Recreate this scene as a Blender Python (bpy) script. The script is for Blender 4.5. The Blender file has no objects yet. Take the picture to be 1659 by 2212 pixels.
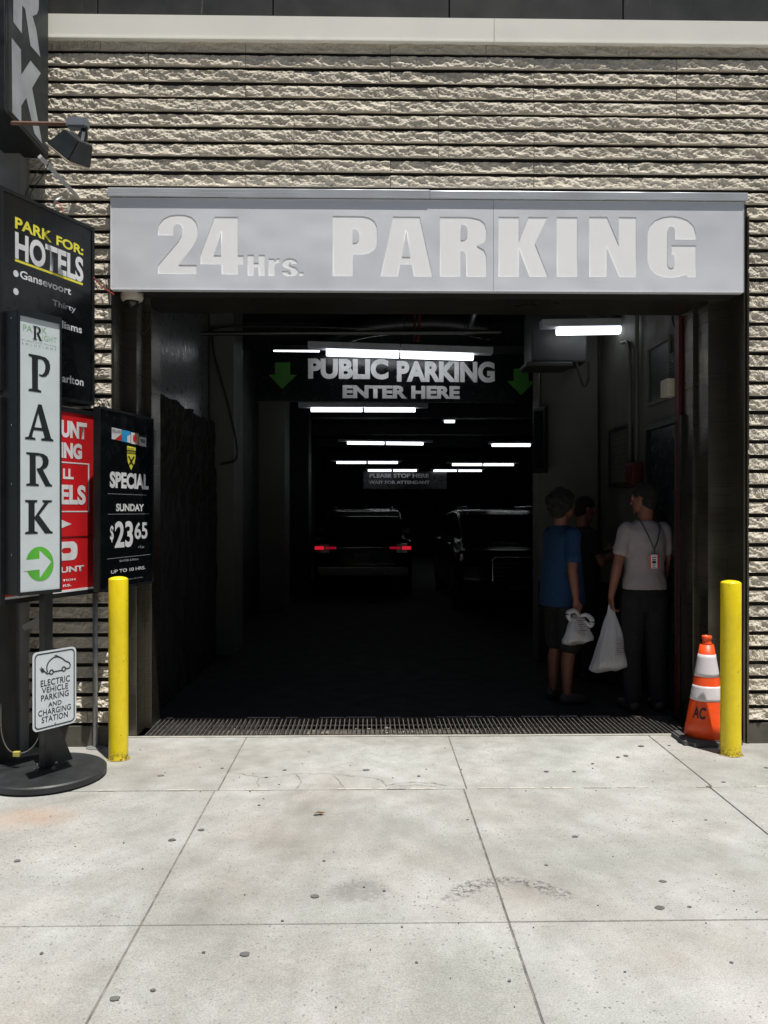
import bpy, bmesh, math, random
from mathutils import Vector, Matrix, noise
PI = math.pi; R = math.radians
S = bpy.context.scene; COL = S.collection
random.seed(7)

# ---------------------------------------------------------------- camera, world, sun, exposure
F = 1765.0; YAW = math.atan(32/1765.0); PITCH = math.atan(-3/1765.0)
CAM = Vector((0, -5.57, 1.6))
cd = bpy.data.cameras.new('camera'); cam = bpy.data.objects.new('camera', cd); COL.objects.link(cam)
cd.sensor_fit = 'HORIZONTAL'; cd.sensor_width = 36; cd.lens = 36*F/1659; cd.clip_end = 500; cd.clip_start = 0.05
cam.location = CAM; cam.rotation_mode = 'XYZ'; cam.rotation_euler = (R(90)+PITCH, 0, -YAW)
S.camera = cam
CR = cam.rotation_euler.to_matrix()

w = bpy.data.worlds.new('World'); S.world = w; w.use_nodes = True
nt = w.node_tree; bg = nt.nodes['Background']
sky = nt.nodes.new('ShaderNodeTexSky'); sky.sky_type = 'NISHITA'; sky.sun_disc = False
SUNV = Vector((0.16, -0.245, 1.0)).normalized()            # towards the sun
elev = math.asin(SUNV.z)
sky.sun_elevation = elev; sky.sun_rotation = math.atan2(SUNV.x, SUNV.y)
nt.links.new(sky.outputs[0], bg.inputs[0]); bg.inputs[1].default_value = 0.055
sd = bpy.data.lights.new('sun', 'SUN'); sd.energy = 4.6; sd.angle = R(0.55); sd.color = (1, 0.965, 0.9)
so = bpy.data.objects.new('sun', sd); COL.objects.link(so)
so.rotation_euler = SUNV.to_track_quat('Z', 'Y').to_euler(); so.location = (3, -5, 12)
S.view_settings.view_transform = 'Standard'; S.view_settings.look = 'None'
S.view_settings.exposure = 0.33; S.view_settings.gamma = 1; S.view_settings.use_curve_mapping = False
S.cycles.max_bounces = 8; S.cycles.diffuse_bounces = 4; S.cycles.sample_clamp_indirect = 4

# ---------------------------------------------------------------- measuring helpers
def ray(px, py):
    return CR @ Vector(((px-829.5)/F, -(py-1106)/F, -1))
def at(px, py, y):
    d = ray(px, py); return CAM + d*((y-CAM.y)/d.y)
def onground(px, py, z=0):
    d = ray(px, py); return CAM + d*((z-CAM.z)/d.z)
def X(px, y): return at(px, 1103, y).x
def Z(py, y, px=829): return at(px, py, y).z

class Pl:                       # an upright plane through two ground points
    def __init__(s, a, b):
        s.O = Vector((a[0], a[1], 0)); s.B = Vector((b[0], b[1], 0)); s.W = (s.B-s.O).length
        s.d = (s.B-s.O).normalized(); s.n = Vector((s.d.y, -s.d.x, 0))
    def P(s, u, z, t=0): return s.O + s.d*u + s.n*t + Vector((0, 0, z))
    def uv(s, px, py):
        d = ray(px, py); k = (s.O-CAM).dot(s.n)/d.dot(s.n); p = CAM+d*k
        return (p-s.O).dot(s.d), p.z
    def M(s, u=0, z=0, t=0):
        p = s.P(u, z, t); m = Matrix.Identity(4)
        for i in range(3):
            m[i][0] = s.d[i]; m[i][1] = (0, 0, 1)[i]; m[i][2] = s.n[i]; m[i][3] = p[i]
        return m
def pl_px(pxa, ya, pxb, yb): return Pl((X(pxa, ya), ya), (X(pxb, yb), yb))

# ---------------------------------------------------------------- object helpers
def thing(name, label, cat, loc=(0, 0, 0), group=None, kind=None):
    o = bpy.data.objects.new(name, None); COL.objects.link(o); o.location = loc; o.empty_display_size = .1
    o['label'] = label; o['category'] = cat
    if group: o['group'] = group
    if kind: o['kind'] = kind
    return o
def wloc(o):
    v = Vector(o.location)
    p = o.parent
    return v
def put(o, parent):
    if parent is not None:
        o.parent = parent
        o.matrix_parent_inverse = ROOTINV(parent)
    return o
def ROOTINV(p):
    m = Matrix.Identity(4); q = p; chain = []
    while q is not None: chain.append(q); q = q.parent
    for q in reversed(chain): m = m @ q.matrix_parent_inverse @ q.matrix_basis
    return m.inverted()
def obj(name, me, mat=None, parent=None, label=None, cat=None, group=None, kind=None, smooth=False):
    if isinstance(me, bmesh.types.BMesh):
        m = bpy.data.meshes.new(name); me.normal_update(); me.to_mesh(m); me.free(); me = m
    if mat is not None:
        me.materials.clear()
        for x in (mat if isinstance(mat, (list, tuple)) else [mat]): me.materials.append(x)
    if smooth:
        for p in me.polygons: p.use_smooth = True
    o = bpy.data.objects.new(name, me); COL.objects.link(o); put(o, parent)
    if label: o['label'] = label
    if cat: o['category'] = cat
    if group: o['group'] = group
    if kind: o['kind'] = kind
    return o
def copy_tree(o, parent=None):
    c = o.copy(); COL.objects.link(c)
    if parent is not None: c.parent = parent
    for ch in [k for k in bpy.data.objects if k.parent == o]: copy_tree(ch, c)
    return c
def box(bm, a, b, mi=0):
    r = bmesh.ops.create_cube(bm, size=1)
    c = (Vector(a)+Vector(b))/2; s = Vector(b)-Vector(a)
    for v in r['verts']: v.co = Vector((v.co.x*s.x, v.co.y*s.y, v.co.z*s.z))+c
    if mi:
        for f in {f for v in r['verts'] for f in v.link_faces}: f.material_index = mi
    return r['verts']
def bbox(a, b, bevel=0, seg=2):
    bm = bmesh.new(); box(bm, a, b)
    if bevel: bmesh.ops.bevel(bm, geom=bm.edges[:], offset=bevel, segments=seg, affect='EDGES', profile=.5)
    return bm
def plbox(pl, u0, u1, z0, z1, t0, t1, bevel=0, bm=None):
    b = bm or bmesh.new()
    vs = box(b, (u0, z0, t0), (u1, z1, t1))
    if bevel: 
        es = list({e for v in vs for e in v.link_edges})
        r = bmesh.ops.bevel(b, geom=es, offset=bevel, segments=2, affect='EDGES', profile=.5)
        vs = [v for v in b.verts] if bm is None else list({v for f in r['faces'] for v in f.verts} | {v for v in vs if v.is_valid})
    m = pl.M()
    for v in vs: v.co = m @ v.co
    return b
def tube(bm, pts, r, seg=8, caps=True):
    pts = [Vector(p) for p in pts]; rings = []
    up = Vector((0, 0, 1))
    for i, p in enumerate(pts):
        t = (pts[min(i+1, len(pts)-1)]-pts[max(i-1, 0)]).normalized()
        a = t.cross(up)
        if a.length < .05: a = t.cross(Vector((0, 1, 0)))
        a.normalize(); b = t.cross(a).normalized()
        rr = r[i] if isinstance(r, (list, tuple)) else r
        rings.append([bm.verts.new(p+(a*math.cos(k*2*PI/seg)+b*math.sin(k*2*PI/seg))*rr) for k in range(seg)])
    for A, B in zip(rings, rings[1:]):
        for k in range(seg):
            try: bm.faces.new((A[k], A[(k+1) % seg], B[(k+1) % seg], B[k]))
            except ValueError: pass
    if caps:
        bm.faces.new(rings[0][::-1]); bm.faces.new(rings[-1])
    bmesh.ops.recalc_face_normals(bm, faces=bm.faces[:])
    return bm
def curve_pts(ctrl, n=10):           # Catmull-Rom through control points
    c = [Vector(p) for p in ctrl]; c = [c[0]*2-c[1]]+c+[c[-1]*2-c[-2]]; out = []
    for i in range(1, len(c)-2):
        for k in range(n):
            t = k/n
            out.append(.5*((2*c[i])+(c[i+1]-c[i-1])*t+(2*c[i-1]-5*c[i]+4*c[i+1]-c[i+2])*t*t+(3*c[i]-c[i-1]-3*c[i+1]+c[i+2])*t**3))
    out.append(c[-2]); return out
def lathe(bm, prof, seg=32, c=(0, 0, 0)):
    c = Vector(c); rings = []
    for r, z in prof:
        rings.append([bm.verts.new(c+Vector((r*math.cos(k*2*PI/seg), r*math.sin(k*2*PI/seg), z))) for k in range(seg)] if r > 1e-5 else [bm.verts.new(c+Vector((0, 0, z)))])
    for A, B in zip(rings, rings[1:]):
        for k in range(seg):
            q = (k+1) % seg
            if len(A) == 1 and len(B) > 1: bm.faces.new((A[0], B[q], B[k]))
            elif len(B) == 1 and len(A) > 1: bm.faces.new((A[k], A[q], B[0]))
            elif len(A) > 1: bm.faces.new((A[k], A[q], B[q], B[k]))
    bmesh.ops.recalc_face_normals(bm, faces=bm.faces[:])
    return bm

def shape_mesh(contours, extrude=0.0):
    """filled 2-D outlines (even-odd) as a mesh in local XY, extruded both ways"""
    cu = bpy.data.curves.new('outline', 'CURVE'); cu.dimensions = '2D'; cu.fill_mode = 'BOTH'; cu.extrude = extrude
    for c in contours:
        sp = cu.splines.new('POLY'); sp.points.add(len(c)-1); sp.use_cyclic_u = True
        for i, p in enumerate(c): sp.points[i].co = (p[0], p[1], 0, 1)
    o = bpy.data.objects.new('outline', cu); COL.objects.link(o)
    bpy.context.view_layer.update()
    me = bpy.data.meshes.new_from_object(o.evaluated_get(bpy.context.evaluated_depsgraph_get()))
    bpy.data.objects.remove(o); bpy.data.curves.remove(cu)
    return me
_tc = {}
def text_mesh(s, off=0.0, sp=1.0, shear=0.0):
    k = (s, off, sp, shear)
    if k not in _tc:
        f = bpy.data.curves.new('lettering', 'FONT'); f.body = s; f.offset = off; f.space_character = sp; f.shear = shear; f.resolution_u = 5
        o = bpy.data.objects.new('lettering', f); COL.objects.link(o); bpy.context.view_layer.update()
        me = bpy.data.meshes.new_from_object(o.evaluated_get(bpy.context.evaluated_depsgraph_get()))
        bpy.data.objects.remove(o); bpy.data.curves.remove(f)
        _tc[k] = me
    return _tc[k].copy()
def fit(me, u0, u1, z0, z1, M):
    xs = [v.co.x for v in me.vertices]; ys = [v.co.y for v in me.vertices]
    a, b, c, d = min(xs), max(xs), min(ys), max(ys)
    for v in me.vertices:
        v.co = M @ Vector((u0+(v.co.x-a)/(b-a)*(u1-u0), z0+(v.co.y-c)/(d-c)*(z1-z0), v.co.z))
    me.update(); return me
def words(pl, s, mat, parent, px0, yb, px1, yt, off=.02, t=.0012, sp=1.0, shear=0.0, name='lettering'):
    """one line of print: (px0, yb) is its lower left and (px1, yt) its upper right in the photograph"""
    u0, z0 = pl.uv(px0, yb); u1, z1 = pl.uv(px1, yt)
    return obj(name, fit(text_mesh(s, off, sp, shear), u0, u1, z0, z1, pl.M(0, 0, t)), mat, parent)
def glyph(pl, contours, mat, parent, rect, t=.0012, name='lettering'):
    u0, z0 = pl.uv(rect[0], rect[1]); u1, z1 = pl.uv(rect[2], rect[3])
    cs = [[(u0+x*(u1-u0), z0+y*(z1-z0)) for x, y in c] for c in contours]
    me = shape_mesh(cs); M = pl.M(0, 0, t)
    for v in me.vertices: v.co = M @ v.co
    return obj(name, me, mat, parent)

# ---------------------------------------------------------------- materials
def newmat(name):
    m = bpy.data.materials.new(name); m.use_nodes = True
    return m, m.node_tree, m.node_tree.nodes['Principled BSDF']
def pos(nt, scale=(1, 1, 1)):
    g = nt.nodes.new('ShaderNodeNewGeometry'); mp = nt.nodes.new('ShaderNodeMapping'); mp.inputs['Scale'].default_value = scale
    nt.links.new(g.outputs['Position'], mp.inputs['Vector']); return mp.outputs[0]
def nz(nt, v, scale, detail=4, rough=.55):
    n = nt.nodes.new('ShaderNodeTexNoise'); n.inputs['Scale'].default_value = scale; n.inputs['Detail'].default_value = detail
    n.inputs['Roughness'].default_value = rough; nt.links.new(v, n.inputs['Vector']); return n.outputs['Fac']
def ramp(nt, f, stops):
    r = nt.nodes.new('ShaderNodeValToRGB'); e = r.color_ramp.elements
    while len(e) < len(stops): e.new(.5)
    for i, (p, c) in enumerate(stops):
        e[i].position = p; e[i].color = (c[0], c[1], c[2], 1) if isinstance(c, (tuple, list)) else (c, c, c, 1)
    nt.links.new(f, r.inputs[0]); return r.outputs[0]
def mixc(nt, f, a, b, mode='MIX'):
    m = nt.nodes.new('ShaderNodeMix'); m.data_type = 'RGBA'; m.blend_type = mode
    def s(i, v):
        if isinstance(v, bpy.types.NodeSocket): nt.links.new(v, m.inputs[i])
        elif isinstance(v, (int, float)): m.inputs[i].default_value = v
        else: m.inputs[i].default_value = (v[0], v[1], v[2], 1)
    s(0, f); s(6, a); s(7, b); return m.outputs[2]
def mth(nt, op, a, b=0.0, clamp=False):
    m = nt.nodes.new('ShaderNodeMath'); m.operation = op; m.use_clamp = clamp
    for i, v in enumerate((a, b)):
        if isinstance(v, bpy.types.NodeSocket): nt.links.new(v, m.inputs[i])
        else: m.inputs[i].default_value = v
    return m.outputs[0]
def bump(nt, b, h, strength=.3, dist=.01):
    n = nt.nodes.new('ShaderNodeBump'); n.inputs['Strength'].default_value = strength; n.inputs['Distance'].default_value = dist
    nt.links.new(h, n.inputs['Height']); nt.links.new(n.outputs[0], b.inputs['Normal'])
def simple(name, col, rough=.6, metal=0.0, var=.18, scale=6.0, bmp=.1, bscale=60, coat=0.0, spec=.5):
    m, nt, b = newmat(name)
    v = pos(nt); n = nz(nt, v, scale, 5)
    c0 = tuple(x*(1-var) for x in col); c1 = tuple(min(1, x*(1+var)) for x in col)
    nt.links.new(ramp(nt, n, [(.3, c0), (.7, c1)]), b.inputs['Base Color'])
    b.inputs['Roughness'].default_value = rough; b.inputs['Metallic'].default_value = metal
    rr = ramp(nt, nz(nt, v, scale*2.3, 4), [(.3, max(0, rough-.07)), (.7, min(1, rough+.1))]); nt.links.new(rr, b.inputs['Roughness'])
    b.inputs['Coat Weight'].default_value = coat; b.inputs['Specular IOR Level'].default_value = spec
    if bmp: bump(nt, b, nz(nt, v, bscale, 4), bmp, .003)
    return m
def emit(name, col, strength):
    m, nt, b = newmat(name); b.inputs['Base Color'].default_value = (.8, .8, .8, 1)
    b.inputs['Emission Color'].default_value = (*col, 1); b.inputs['Emission Strength'].default_value = strength
    return m

M = {}
M['print_white'] = simple('print_white', (.72, .72, .74), .5, bmp=0)
M['print_grey'] = simple('print_grey', (.42, .43, .45), .5, bmp=0)
M['print_yellow'] = simple('print_yellow', (.80, .74, .06), .5, bmp=0)
M['print_black'] = simple('print_black', (.012, .016, .018), .45, bmp=0)
M['shaded_green'] = simple('shaded_green', (.035, .17, .02), .5, bmp=0)  # darker copy of the print green, the garage's dimness put into the colour
M['print_green'] = simple('print_green', (.10, .45, .04), .5, bmp=0)
M['print_pale_green'] = simple('print_pale_green', (.30, .52, .30), .5, bmp=0)
M['print_blue'] = simple('print_blue', (.03, .30, .65), .5, bmp=0)
M['print_red'] = simple('print_red', (.62, .02, .02), .5, bmp=0)
M['print_tan'] = simple('print_tan', (.42, .27, .16), .5, bmp=0)
M['red_panel'] = simple('red_panel', (.60, .014, .018), .38, bmp=.03, var=.08)
M['black_face'] = simple('black_face', (.0035, .005, .006), .22, bmp=.03, bscale=12)
M['black_frame'] = simple('black_frame', (.007, .009, .010), .40, bmp=.05)
M['white_panel'] = simple('white_panel', (.62, .68, .70), .38, bmp=.02, var=.05)
M['grey_banner'] = simple('grey_banner', (.02, .028, .032), .5, bmp=.1, bscale=9)
M['silver_print'] = simple('silver_print', (.45, .47, .50), .45, bmp=.1, bscale=9)
M['galvanised'] = simple('galvanised', (.38, .39, .40), .45, .6, scale=30)
M['rust_pipe'] = simple('rust_pipe', (.16, .09, .06), .6, .2, scale=30)
M['grey_paint'] = simple('grey_paint', (.16, .18, .19), .5)
M['brace_paint'] = simple('brace_paint', (.42, .44, .45), .45)
M['fixture'] = simple('fixture', (.40, .42, .47), .45)
M['tube'] = emit('lit_tube', (.93, .97, 1.0), 2.6)
M['cable'] = simple('cable', (.012, .012, .012), .5)
M['red_wire'] = simple('red_wire', (.5, .06, .05), .5)
M['bone'] = simple('bone_plastic', (.55, .50, .42), .45)
M['smoked'] = simple('smoked_dome', (.02, .02, .022), .06, bmp=0)
M['lead'] = simple('dark_base', (.022, .025, .027), .5, scale=5, var=.4, bmp=.15)
M['orange'] = simple('cone_orange', (.86, .085, .012), .42, var=.10, scale=12, bmp=.08)
M['cone_white'] = simple('reflective_white', (.62, .60, .62), .4, var=.12, scale=14, bmp=.05)
M['rubber'] = simple('rubber', (.075, .075, .078), .8, scale=20)
M['steel_bar'] = simple('grate_steel', (.20, .19, .18), .45, .6, scale=20, var=.4)
M['rust_steel'] = simple('grate_rust', (.11, .09, .075), .7, .3, scale=25, var=.5)
M['trench'] = simple('trench', (.09, .08, .07), .9, scale=14, var=.6)
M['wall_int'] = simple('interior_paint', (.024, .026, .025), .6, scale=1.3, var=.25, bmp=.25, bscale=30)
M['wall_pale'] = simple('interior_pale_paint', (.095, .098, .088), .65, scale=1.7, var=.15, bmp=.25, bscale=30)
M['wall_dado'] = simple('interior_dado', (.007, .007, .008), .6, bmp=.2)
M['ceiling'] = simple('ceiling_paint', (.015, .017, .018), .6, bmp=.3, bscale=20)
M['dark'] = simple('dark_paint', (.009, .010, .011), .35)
M['door_paint'] = simple('door_paint', (.010, .014, .018), .22, bmp=.05)
M['dark_red'] = simple('red_trim', (.07, .005, .009), .5)
M['paper'] = simple('paper', (.50, .50, .48), .7, bmp=0)
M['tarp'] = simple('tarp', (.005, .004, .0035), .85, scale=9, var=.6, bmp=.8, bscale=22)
M['carblack'] = simple('car_paint_black', (.004, .004, .005), .14, coat=.0, spec=.35, bmp=0)
M['cargrey'] = simple('car_paint_dark_grey', (.008, .008, .010), .16, coat=.0, spec=.35, bmp=0)
M['glass'] = simple('tinted_glass', (.006, .007, .008), .05, bmp=0)
M['chrome'] = simple('chrome', (.4, .4, .42), .2, 1.0, bmp=0)
M['tyre'] = simple('tyre', (.014, .014, .014), .85)
M['tail'] = emit('tail_light', (1, .02, .05), .42); M['tail'].node_tree.nodes['Principled BSDF'].inputs['Base Color'].default_value = (.3, .01, .02, 1)
M['taillens'] = simple('tail_lens', (.10, .004, .008), .15, bmp=0)
M['skin'] = simple('skin', (.18, .07, .042), .55, scale=25, var=.08, bmp=.1, bscale=200)
M['hair'] = simple('hair', (.005, .004, .0035), .9, scale=60, var=.5, bmp=.8, bscale=140)
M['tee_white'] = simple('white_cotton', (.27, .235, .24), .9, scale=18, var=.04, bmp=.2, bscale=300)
M['tee_blue'] = simple('blue_cotton', (.003, .028, .08), .9, scale=18, var=.08, bmp=.2, bscale=300)
M['cloth_dark'] = simple('dark_cloth', (.006, .006, .008), .9, scale=18, bmp=.3, bscale=200)
M['shorts'] = simple('shorts_cloth', (.008, .009, .008), .9, scale=18, bmp=.3, bscale=200)
M['shoe'] = simple('shoe', (.03, .026, .024), .6)
M['eye'] = simple('eye', (.5, .5, .48), .2, bmp=0)
M['foam'] = simple('foam_box', (.68, .62, .52), .7, bmp=.1)

# galvanised / rough yellow paint
m, nt, b = newmat('yellow_paint'); v = pos(nt)
n = nz(nt, pos(nt, (1, 1, .5)), 22, 6, .7)
chips = ramp(nt, nz(nt, pos(nt, (1, 1, .6)), 34, 5, .75), [(.655, 0), (.675, 1)])
base = ramp(nt, n, [(.3, (.80, .60, .010)), (.7, (.90, .72, .016))])
foot = mth(nt, 'MULTIPLY', ramp(nt, nz(nt, v, 60, 4), [(.45, 0), (.6, 1)]), 1.0)
sx = nt.nodes.new('ShaderNodeSeparateXYZ'); nt.links.new(v, sx.inputs[0])
low = ramp(nt, sx.outputs[2], [(.01, 1), (.07, 0)])
dirt = mth(nt, 'MULTIPLY', low, foot)
nt.links.new(mixc(nt, mth(nt, 'MAXIMUM', chips, dirt), base, (.10, .07, .03)), b.inputs['Base Color'])
b.inputs['Roughness'].default_value = .34; bump(nt, b, nz(nt, v, 45, 5), .25, .004); M['yellow'] = m

# rock-faced stone
m, nt, b = newmat('split_stone'); v = pos(nt)
oi = nt.nodes.new('ShaderNodeObjectInfo')
c = ramp(nt, nz(nt, v, 9, 6, .65), [(.28, (.50, .455, .375)), (.5, (.62, .57, .48)), (.75, (.71, .66, .57))])
c = mixc(nt, .5, c, ramp(nt, oi.outputs['Random'], [(0, (.82, .80, .76)), (.5, (.95, .94, .92)), (1, (1.1, 1.07, 1.02))]), 'MULTIPLY')
c = mixc(nt, ramp(nt, nz(nt, v, 120, 3, .7), [(.62, 0), (.75, .35)]), c, (.26, .22, .16))
nt.links.new(c, b.inputs['Base Color']); b.inputs['Roughness'].default_value = .9
bump(nt, b, nz(nt, v, 130, 6, .7), .55, .005); M['stone'] = m
M['mortar'] = simple('recess', (.008, .007, .005), .95, scale=10, var=.3)
M['plinth'] = simple('plinth', (.085, .08, .065), .8, scale=5, var=.3, bmp=.4)
M['stucco'] = simple('stucco', (.20, .20, .195), .95, scale=4, var=.2, bmp=1.0, bscale=120)
M['band'] = simple('cream_metal', (.86, .845, .77), .4, scale=2, var=.04, bmp=.02)
m, nt, b = newmat('dark_granite'); v = pos(nt)
st = ramp(nt, nz(nt, pos(nt, (14, 14, 1.2)), 1.6, 5, .7), [(.66, 0), (.74, .5)])
nt.links.new(mixc(nt, st, ramp(nt, nz(nt, v, 5, 5), [(.3, (.022, .022, .02)), (.7, (.045, .045, .042))]), (.35, .34, .32)), b.inputs['Base Color'])
b.inputs['Roughness'].default_value = .35; M['granite'] = m

# sidewalk concrete
m, nt, b = newmat('sidewalk_concrete'); v = pos(nt)
big = nz(nt, v, .9, 6, .7); mid = nz(nt, v, 7, 6, .65); fine = nz(nt, v, 160, 3, .6)
c = ramp(nt, big, [(.30, (.235, .232, .212)), (.46, (.318, .315, .297)), (.64, (.41, .409, .396))])
c = mixc(nt, .55, c, ramp(nt, mid, [(.30, (.80, .79, .775)), (.70, (1.16, 1.16, 1.16))]), 'MULTIPLY')
c = mixc(nt, .6, c, ramp(nt, fine, [(.32, .62), (.5, 1.0), (.66, 1.28)]), 'MULTIPLY')
vo = nt.nodes.new('ShaderNodeTexVoronoi'); vo.inputs['Scale'].default_value = 58; nt.links.new(v, vo.inputs['Vector'])
sel = nt.nodes.new('ShaderNodeSeparateColor'); nt.links.new(vo.outputs['Color'], sel.inputs[0])
grit = mth(nt, 'MULTIPLY', ramp(nt, vo.outputs['Distance'], [(.20, 1), (.34, 0)]), ramp(nt, sel.outputs[0], [(.74, 0), (.76, 1)]))
wear = ramp(nt, nz(nt, v, 1.7, 4), [(.35, .15), (.65, .85)])
c = mixc(nt, mth(nt, 'MULTIPLY', grit, wear), c, (.13, .125, .118))
oi = nt.nodes.new('ShaderNodeObjectInfo')
c = mixc(nt, .30, c, ramp(nt, oi.outputs['Random'], [(0, .86), (1, 1.12)]), 'MULTIPLY')
def blotch(nt, v, c, centre, radii, col, thr=(.45, .62), nscale=9, amount=.8, stretch=(1, 1, 1)):
    mp = nt.nodes.new('ShaderNodeMapping'); mp.vector_type = 'POINT'
    mp.inputs['Location'].default_value = (-centre[0]/radii[0], -centre[1]/radii[1], 0)
    mp.inputs['Scale'].default_value = (1/radii[0], 1/radii[1], 0); nt.links.new(v, mp.inputs['Vector'])
    ln = nt.nodes.new('ShaderNodeVectorMath'); ln.operation = 'LENGTH'; nt.links.new(mp.outputs[0], ln.inputs[0])
    fall = ramp(nt, ln.outputs['Value'], [(.25, 1), (1, 0)])
    nn = ramp(nt, mth(nt, 'MULTIPLY', nz(nt, pos(nt, stretch), nscale, 6, .7), fall), [(thr[0]*.6, 0), (thr[1]*.7, amount)])
    return mixc(nt, nn, c, col)
p = onground(60, 1765); c = blotch(nt, v, c, (p.x, p.y), (.42, .28), (.40, .24, .13), (.30, .75), 6, .38)
tint = ramp(nt, nz(nt, pos(nt, (1, 1.3, 1)), 1.1, 3), [(.35, (1.03, .99, .97)), (.5, (1, 1, 1)), (.65, (.97, 1.0, .985))]); c = mixc(nt, .8, c, tint, 'MULTIPLY')
# tyre scuff: an arc of broken black marks across the joint
p = onground(1105, 1955)
mp = nt.nodes.new('ShaderNodeMapping'); mp.inputs['Location'].default_value = (-p.x/.30, -p.y/.26, 0); mp.inputs['Scale'].default_value = (1/.30, 1/.26, 0); nt.links.new(v, mp.inputs['Vector'])
ln = nt.nodes.new('ShaderNodeVectorMath'); ln.operation = 'LENGTH'; nt.links.new(mp.outputs[0], ln.inputs[0])
sp3 = nt.nodes.new('ShaderNodeSeparateXYZ'); nt.links.new(mp.outputs[0], sp3.inputs[0])
ringm = mth(nt, 'MULTIPLY', ramp(nt, ln.outputs['Value'], [(.50, 0), (.72, 1), (.93, 1), (1.0, 0)]), ramp(nt, sp3.outputs[1], [(.05, 0), (.35, 1)]))
scr = mth(nt, 'MULTIPLY', ringm, ramp(nt, nz(nt, v, 38, 6, .75), [(.47, 0), (.56, 1)]))
scr = mth(nt, 'MULTIPLY', scr, ramp(nt, nz(nt, v, 7, 2), [(.36, .3), (.52, 1)]))
c = mixc(nt, mth(nt, 'MULTIPLY', scr, .8), c, (.06, .06, .06))
p = onground(775, 1925); c = blotch(nt, v, c, (p.x, p.y), (.30, .22), (.13, .13, .125), (.55, .70), 40, .45, (.8, 1.2, 1))
nt.links.new(c, b.inputs['Base Color']); b.inputs['Roughness'].default_value = .88
bump(nt, b, mth(nt, 'ADD', fine, mth(nt, 'MULTIPLY', mid, .6)), .35, .004); M['sidewalk'] = m
M['asphalt'] = simple('asphalt', (.05, .05, .052), .9, scale=3, bmp=.6, bscale=150)
M['gum'] = simple('gum', (.12, .118, .115), .85, var=.3)
M['crack'] = simple('crack', (.13, .125, .11), .95)
M['joint_lip'] = simple('joint_lip', (.45, .43, .39), .9, scale=25, var=.25)
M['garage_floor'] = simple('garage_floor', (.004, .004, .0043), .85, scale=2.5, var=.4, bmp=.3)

# brushed stainless steel
def steel(name, col, rough, wav=.12, metal=1.0, dents=False):
    m, nt, b = newmat(name); v = pos(nt)
    br = nz(nt, pos(nt, (1.5, 1.5, 260)), 1.0, 3)
    nt.links.new(mixc(nt, .35, col, ramp(nt, nz(nt, v, 1.6, 4), [(.3, .88), (.7, 1.08)]), 'MULTIPLY'), b.inputs['Base Color'])
    b.inputs['Metallic'].default_value = metal
    nt.links.new(ramp(nt, br, [(.3, rough-.04), (.7, rough+.06)]), b.inputs['Roughness'])
    h = mth(nt, 'ADD', mth(nt, 'MULTIPLY', nz(nt, v, 1.4, 2), 1.0), mth(nt, 'MULTIPLY', br, .0015))
    bump(nt, b, h, wav, .5); return m
M['fascia'] = steel('brushed_steel', (.87, .89, .945), .34, .08, .25)
M['cap_steel'] = steel('cap_steel', (.66, .69, .73), .28, .12, .45)
M['jamb'] = steel('jamb_steel', (.155, .145, .118), .30, .08, .9)
M['letter_board'] = simple('letter_board', (.95, .955, .965), .5, var=.02, scale=2, bmp=0)

# thin plastic bag
m, nt, b = newmat('bag_plastic')
nt.nodes.remove(b); out = nt.nodes['Material Output']
d = nt.nodes.new('ShaderNodeBsdfDiffuse'); d.inputs[0].default_value = (.82, .82, .84, 1)
tl = nt.nodes.new('ShaderNodeBsdfTranslucent'); tl.inputs[0].default_value = (.8, .8, .83, 1)
tr = nt.nodes.new('ShaderNodeBsdfTransparent'); gl = nt.nodes.new('ShaderNodeBsdfGlossy'); gl.inputs['Roughness'].default_value = .3
bp = nt.nodes.new('ShaderNodeBump'); bp.inputs['Strength'].default_value = .6; bp.inputs['Distance'].default_value = .01
nt.links.new(nz(nt, pos(nt, (1, 1, .35)), 45, 4), bp.inputs['Height'])
for n_ in (d, gl, tl): nt.links.new(bp.outputs[0], n_.inputs['Normal'])
def ms(f, a, c_):
    x = nt.nodes.new('ShaderNodeMixShader'); x.inputs[0].default_value = f; nt.links.new(a, x.inputs[1]); nt.links.new(c_, x.inputs[2]); return x.outputs[0]
nt.links.new(ms(.28, ms(.12, ms(.4, d.outputs[0], tl.outputs[0]), gl.outputs[0]), tr.outputs[0]), out.inputs[0]); M['bag'] = m
# ================================================================ GROUND
YB = .016                                   # front of the wall's backing; stones stand out to about y = 0
OPL, OPR = X(240, 0), X(1613, 0)            # sides of the opening at the stone face
obj('road', bbox((-60, -70, -.25), (60, 0.9, -.13)), M['asphalt'], kind='structure')
obj('kerb', bbox((-30, -8.30, -.2), (30, -8.12, .0), .01), simple('kerb_stone', (.3, .29, .27), .8), kind='structure')
sw = bpy.data.objects.new('sidewalk', None); COL.objects.link(sw); sw['kind'] = 'structure'; sw['label'] = 'pale grey concrete sidewalk of large slabs before the garage'
xs = [-.866+1.427*k for k in range(-5, 6)]
ysl = [.215, -.88, -2.40, -3.92, -5.44, -6.96, -8.12]
for r in range(len(ysl)-1):
    for c in range(len(xs)-1):
        dx = -.018 if r else 0
        bm = bbox((xs[c]+.0035+dx, ysl[r+1]+.0035, -.13), (xs[c+1]-.0035+dx, ysl[r]-.0035, random.uniform(-.002, .002)), .004, 2)
        obj('slab', bm, M['sidewalk'], sw)
obj('joint_filler', bbox((-8, -8.1, -.12), (7, .21, -.006)), simple('joint_filler', (.16, .152, .138), .95, scale=20, var=.5), sw)
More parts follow.
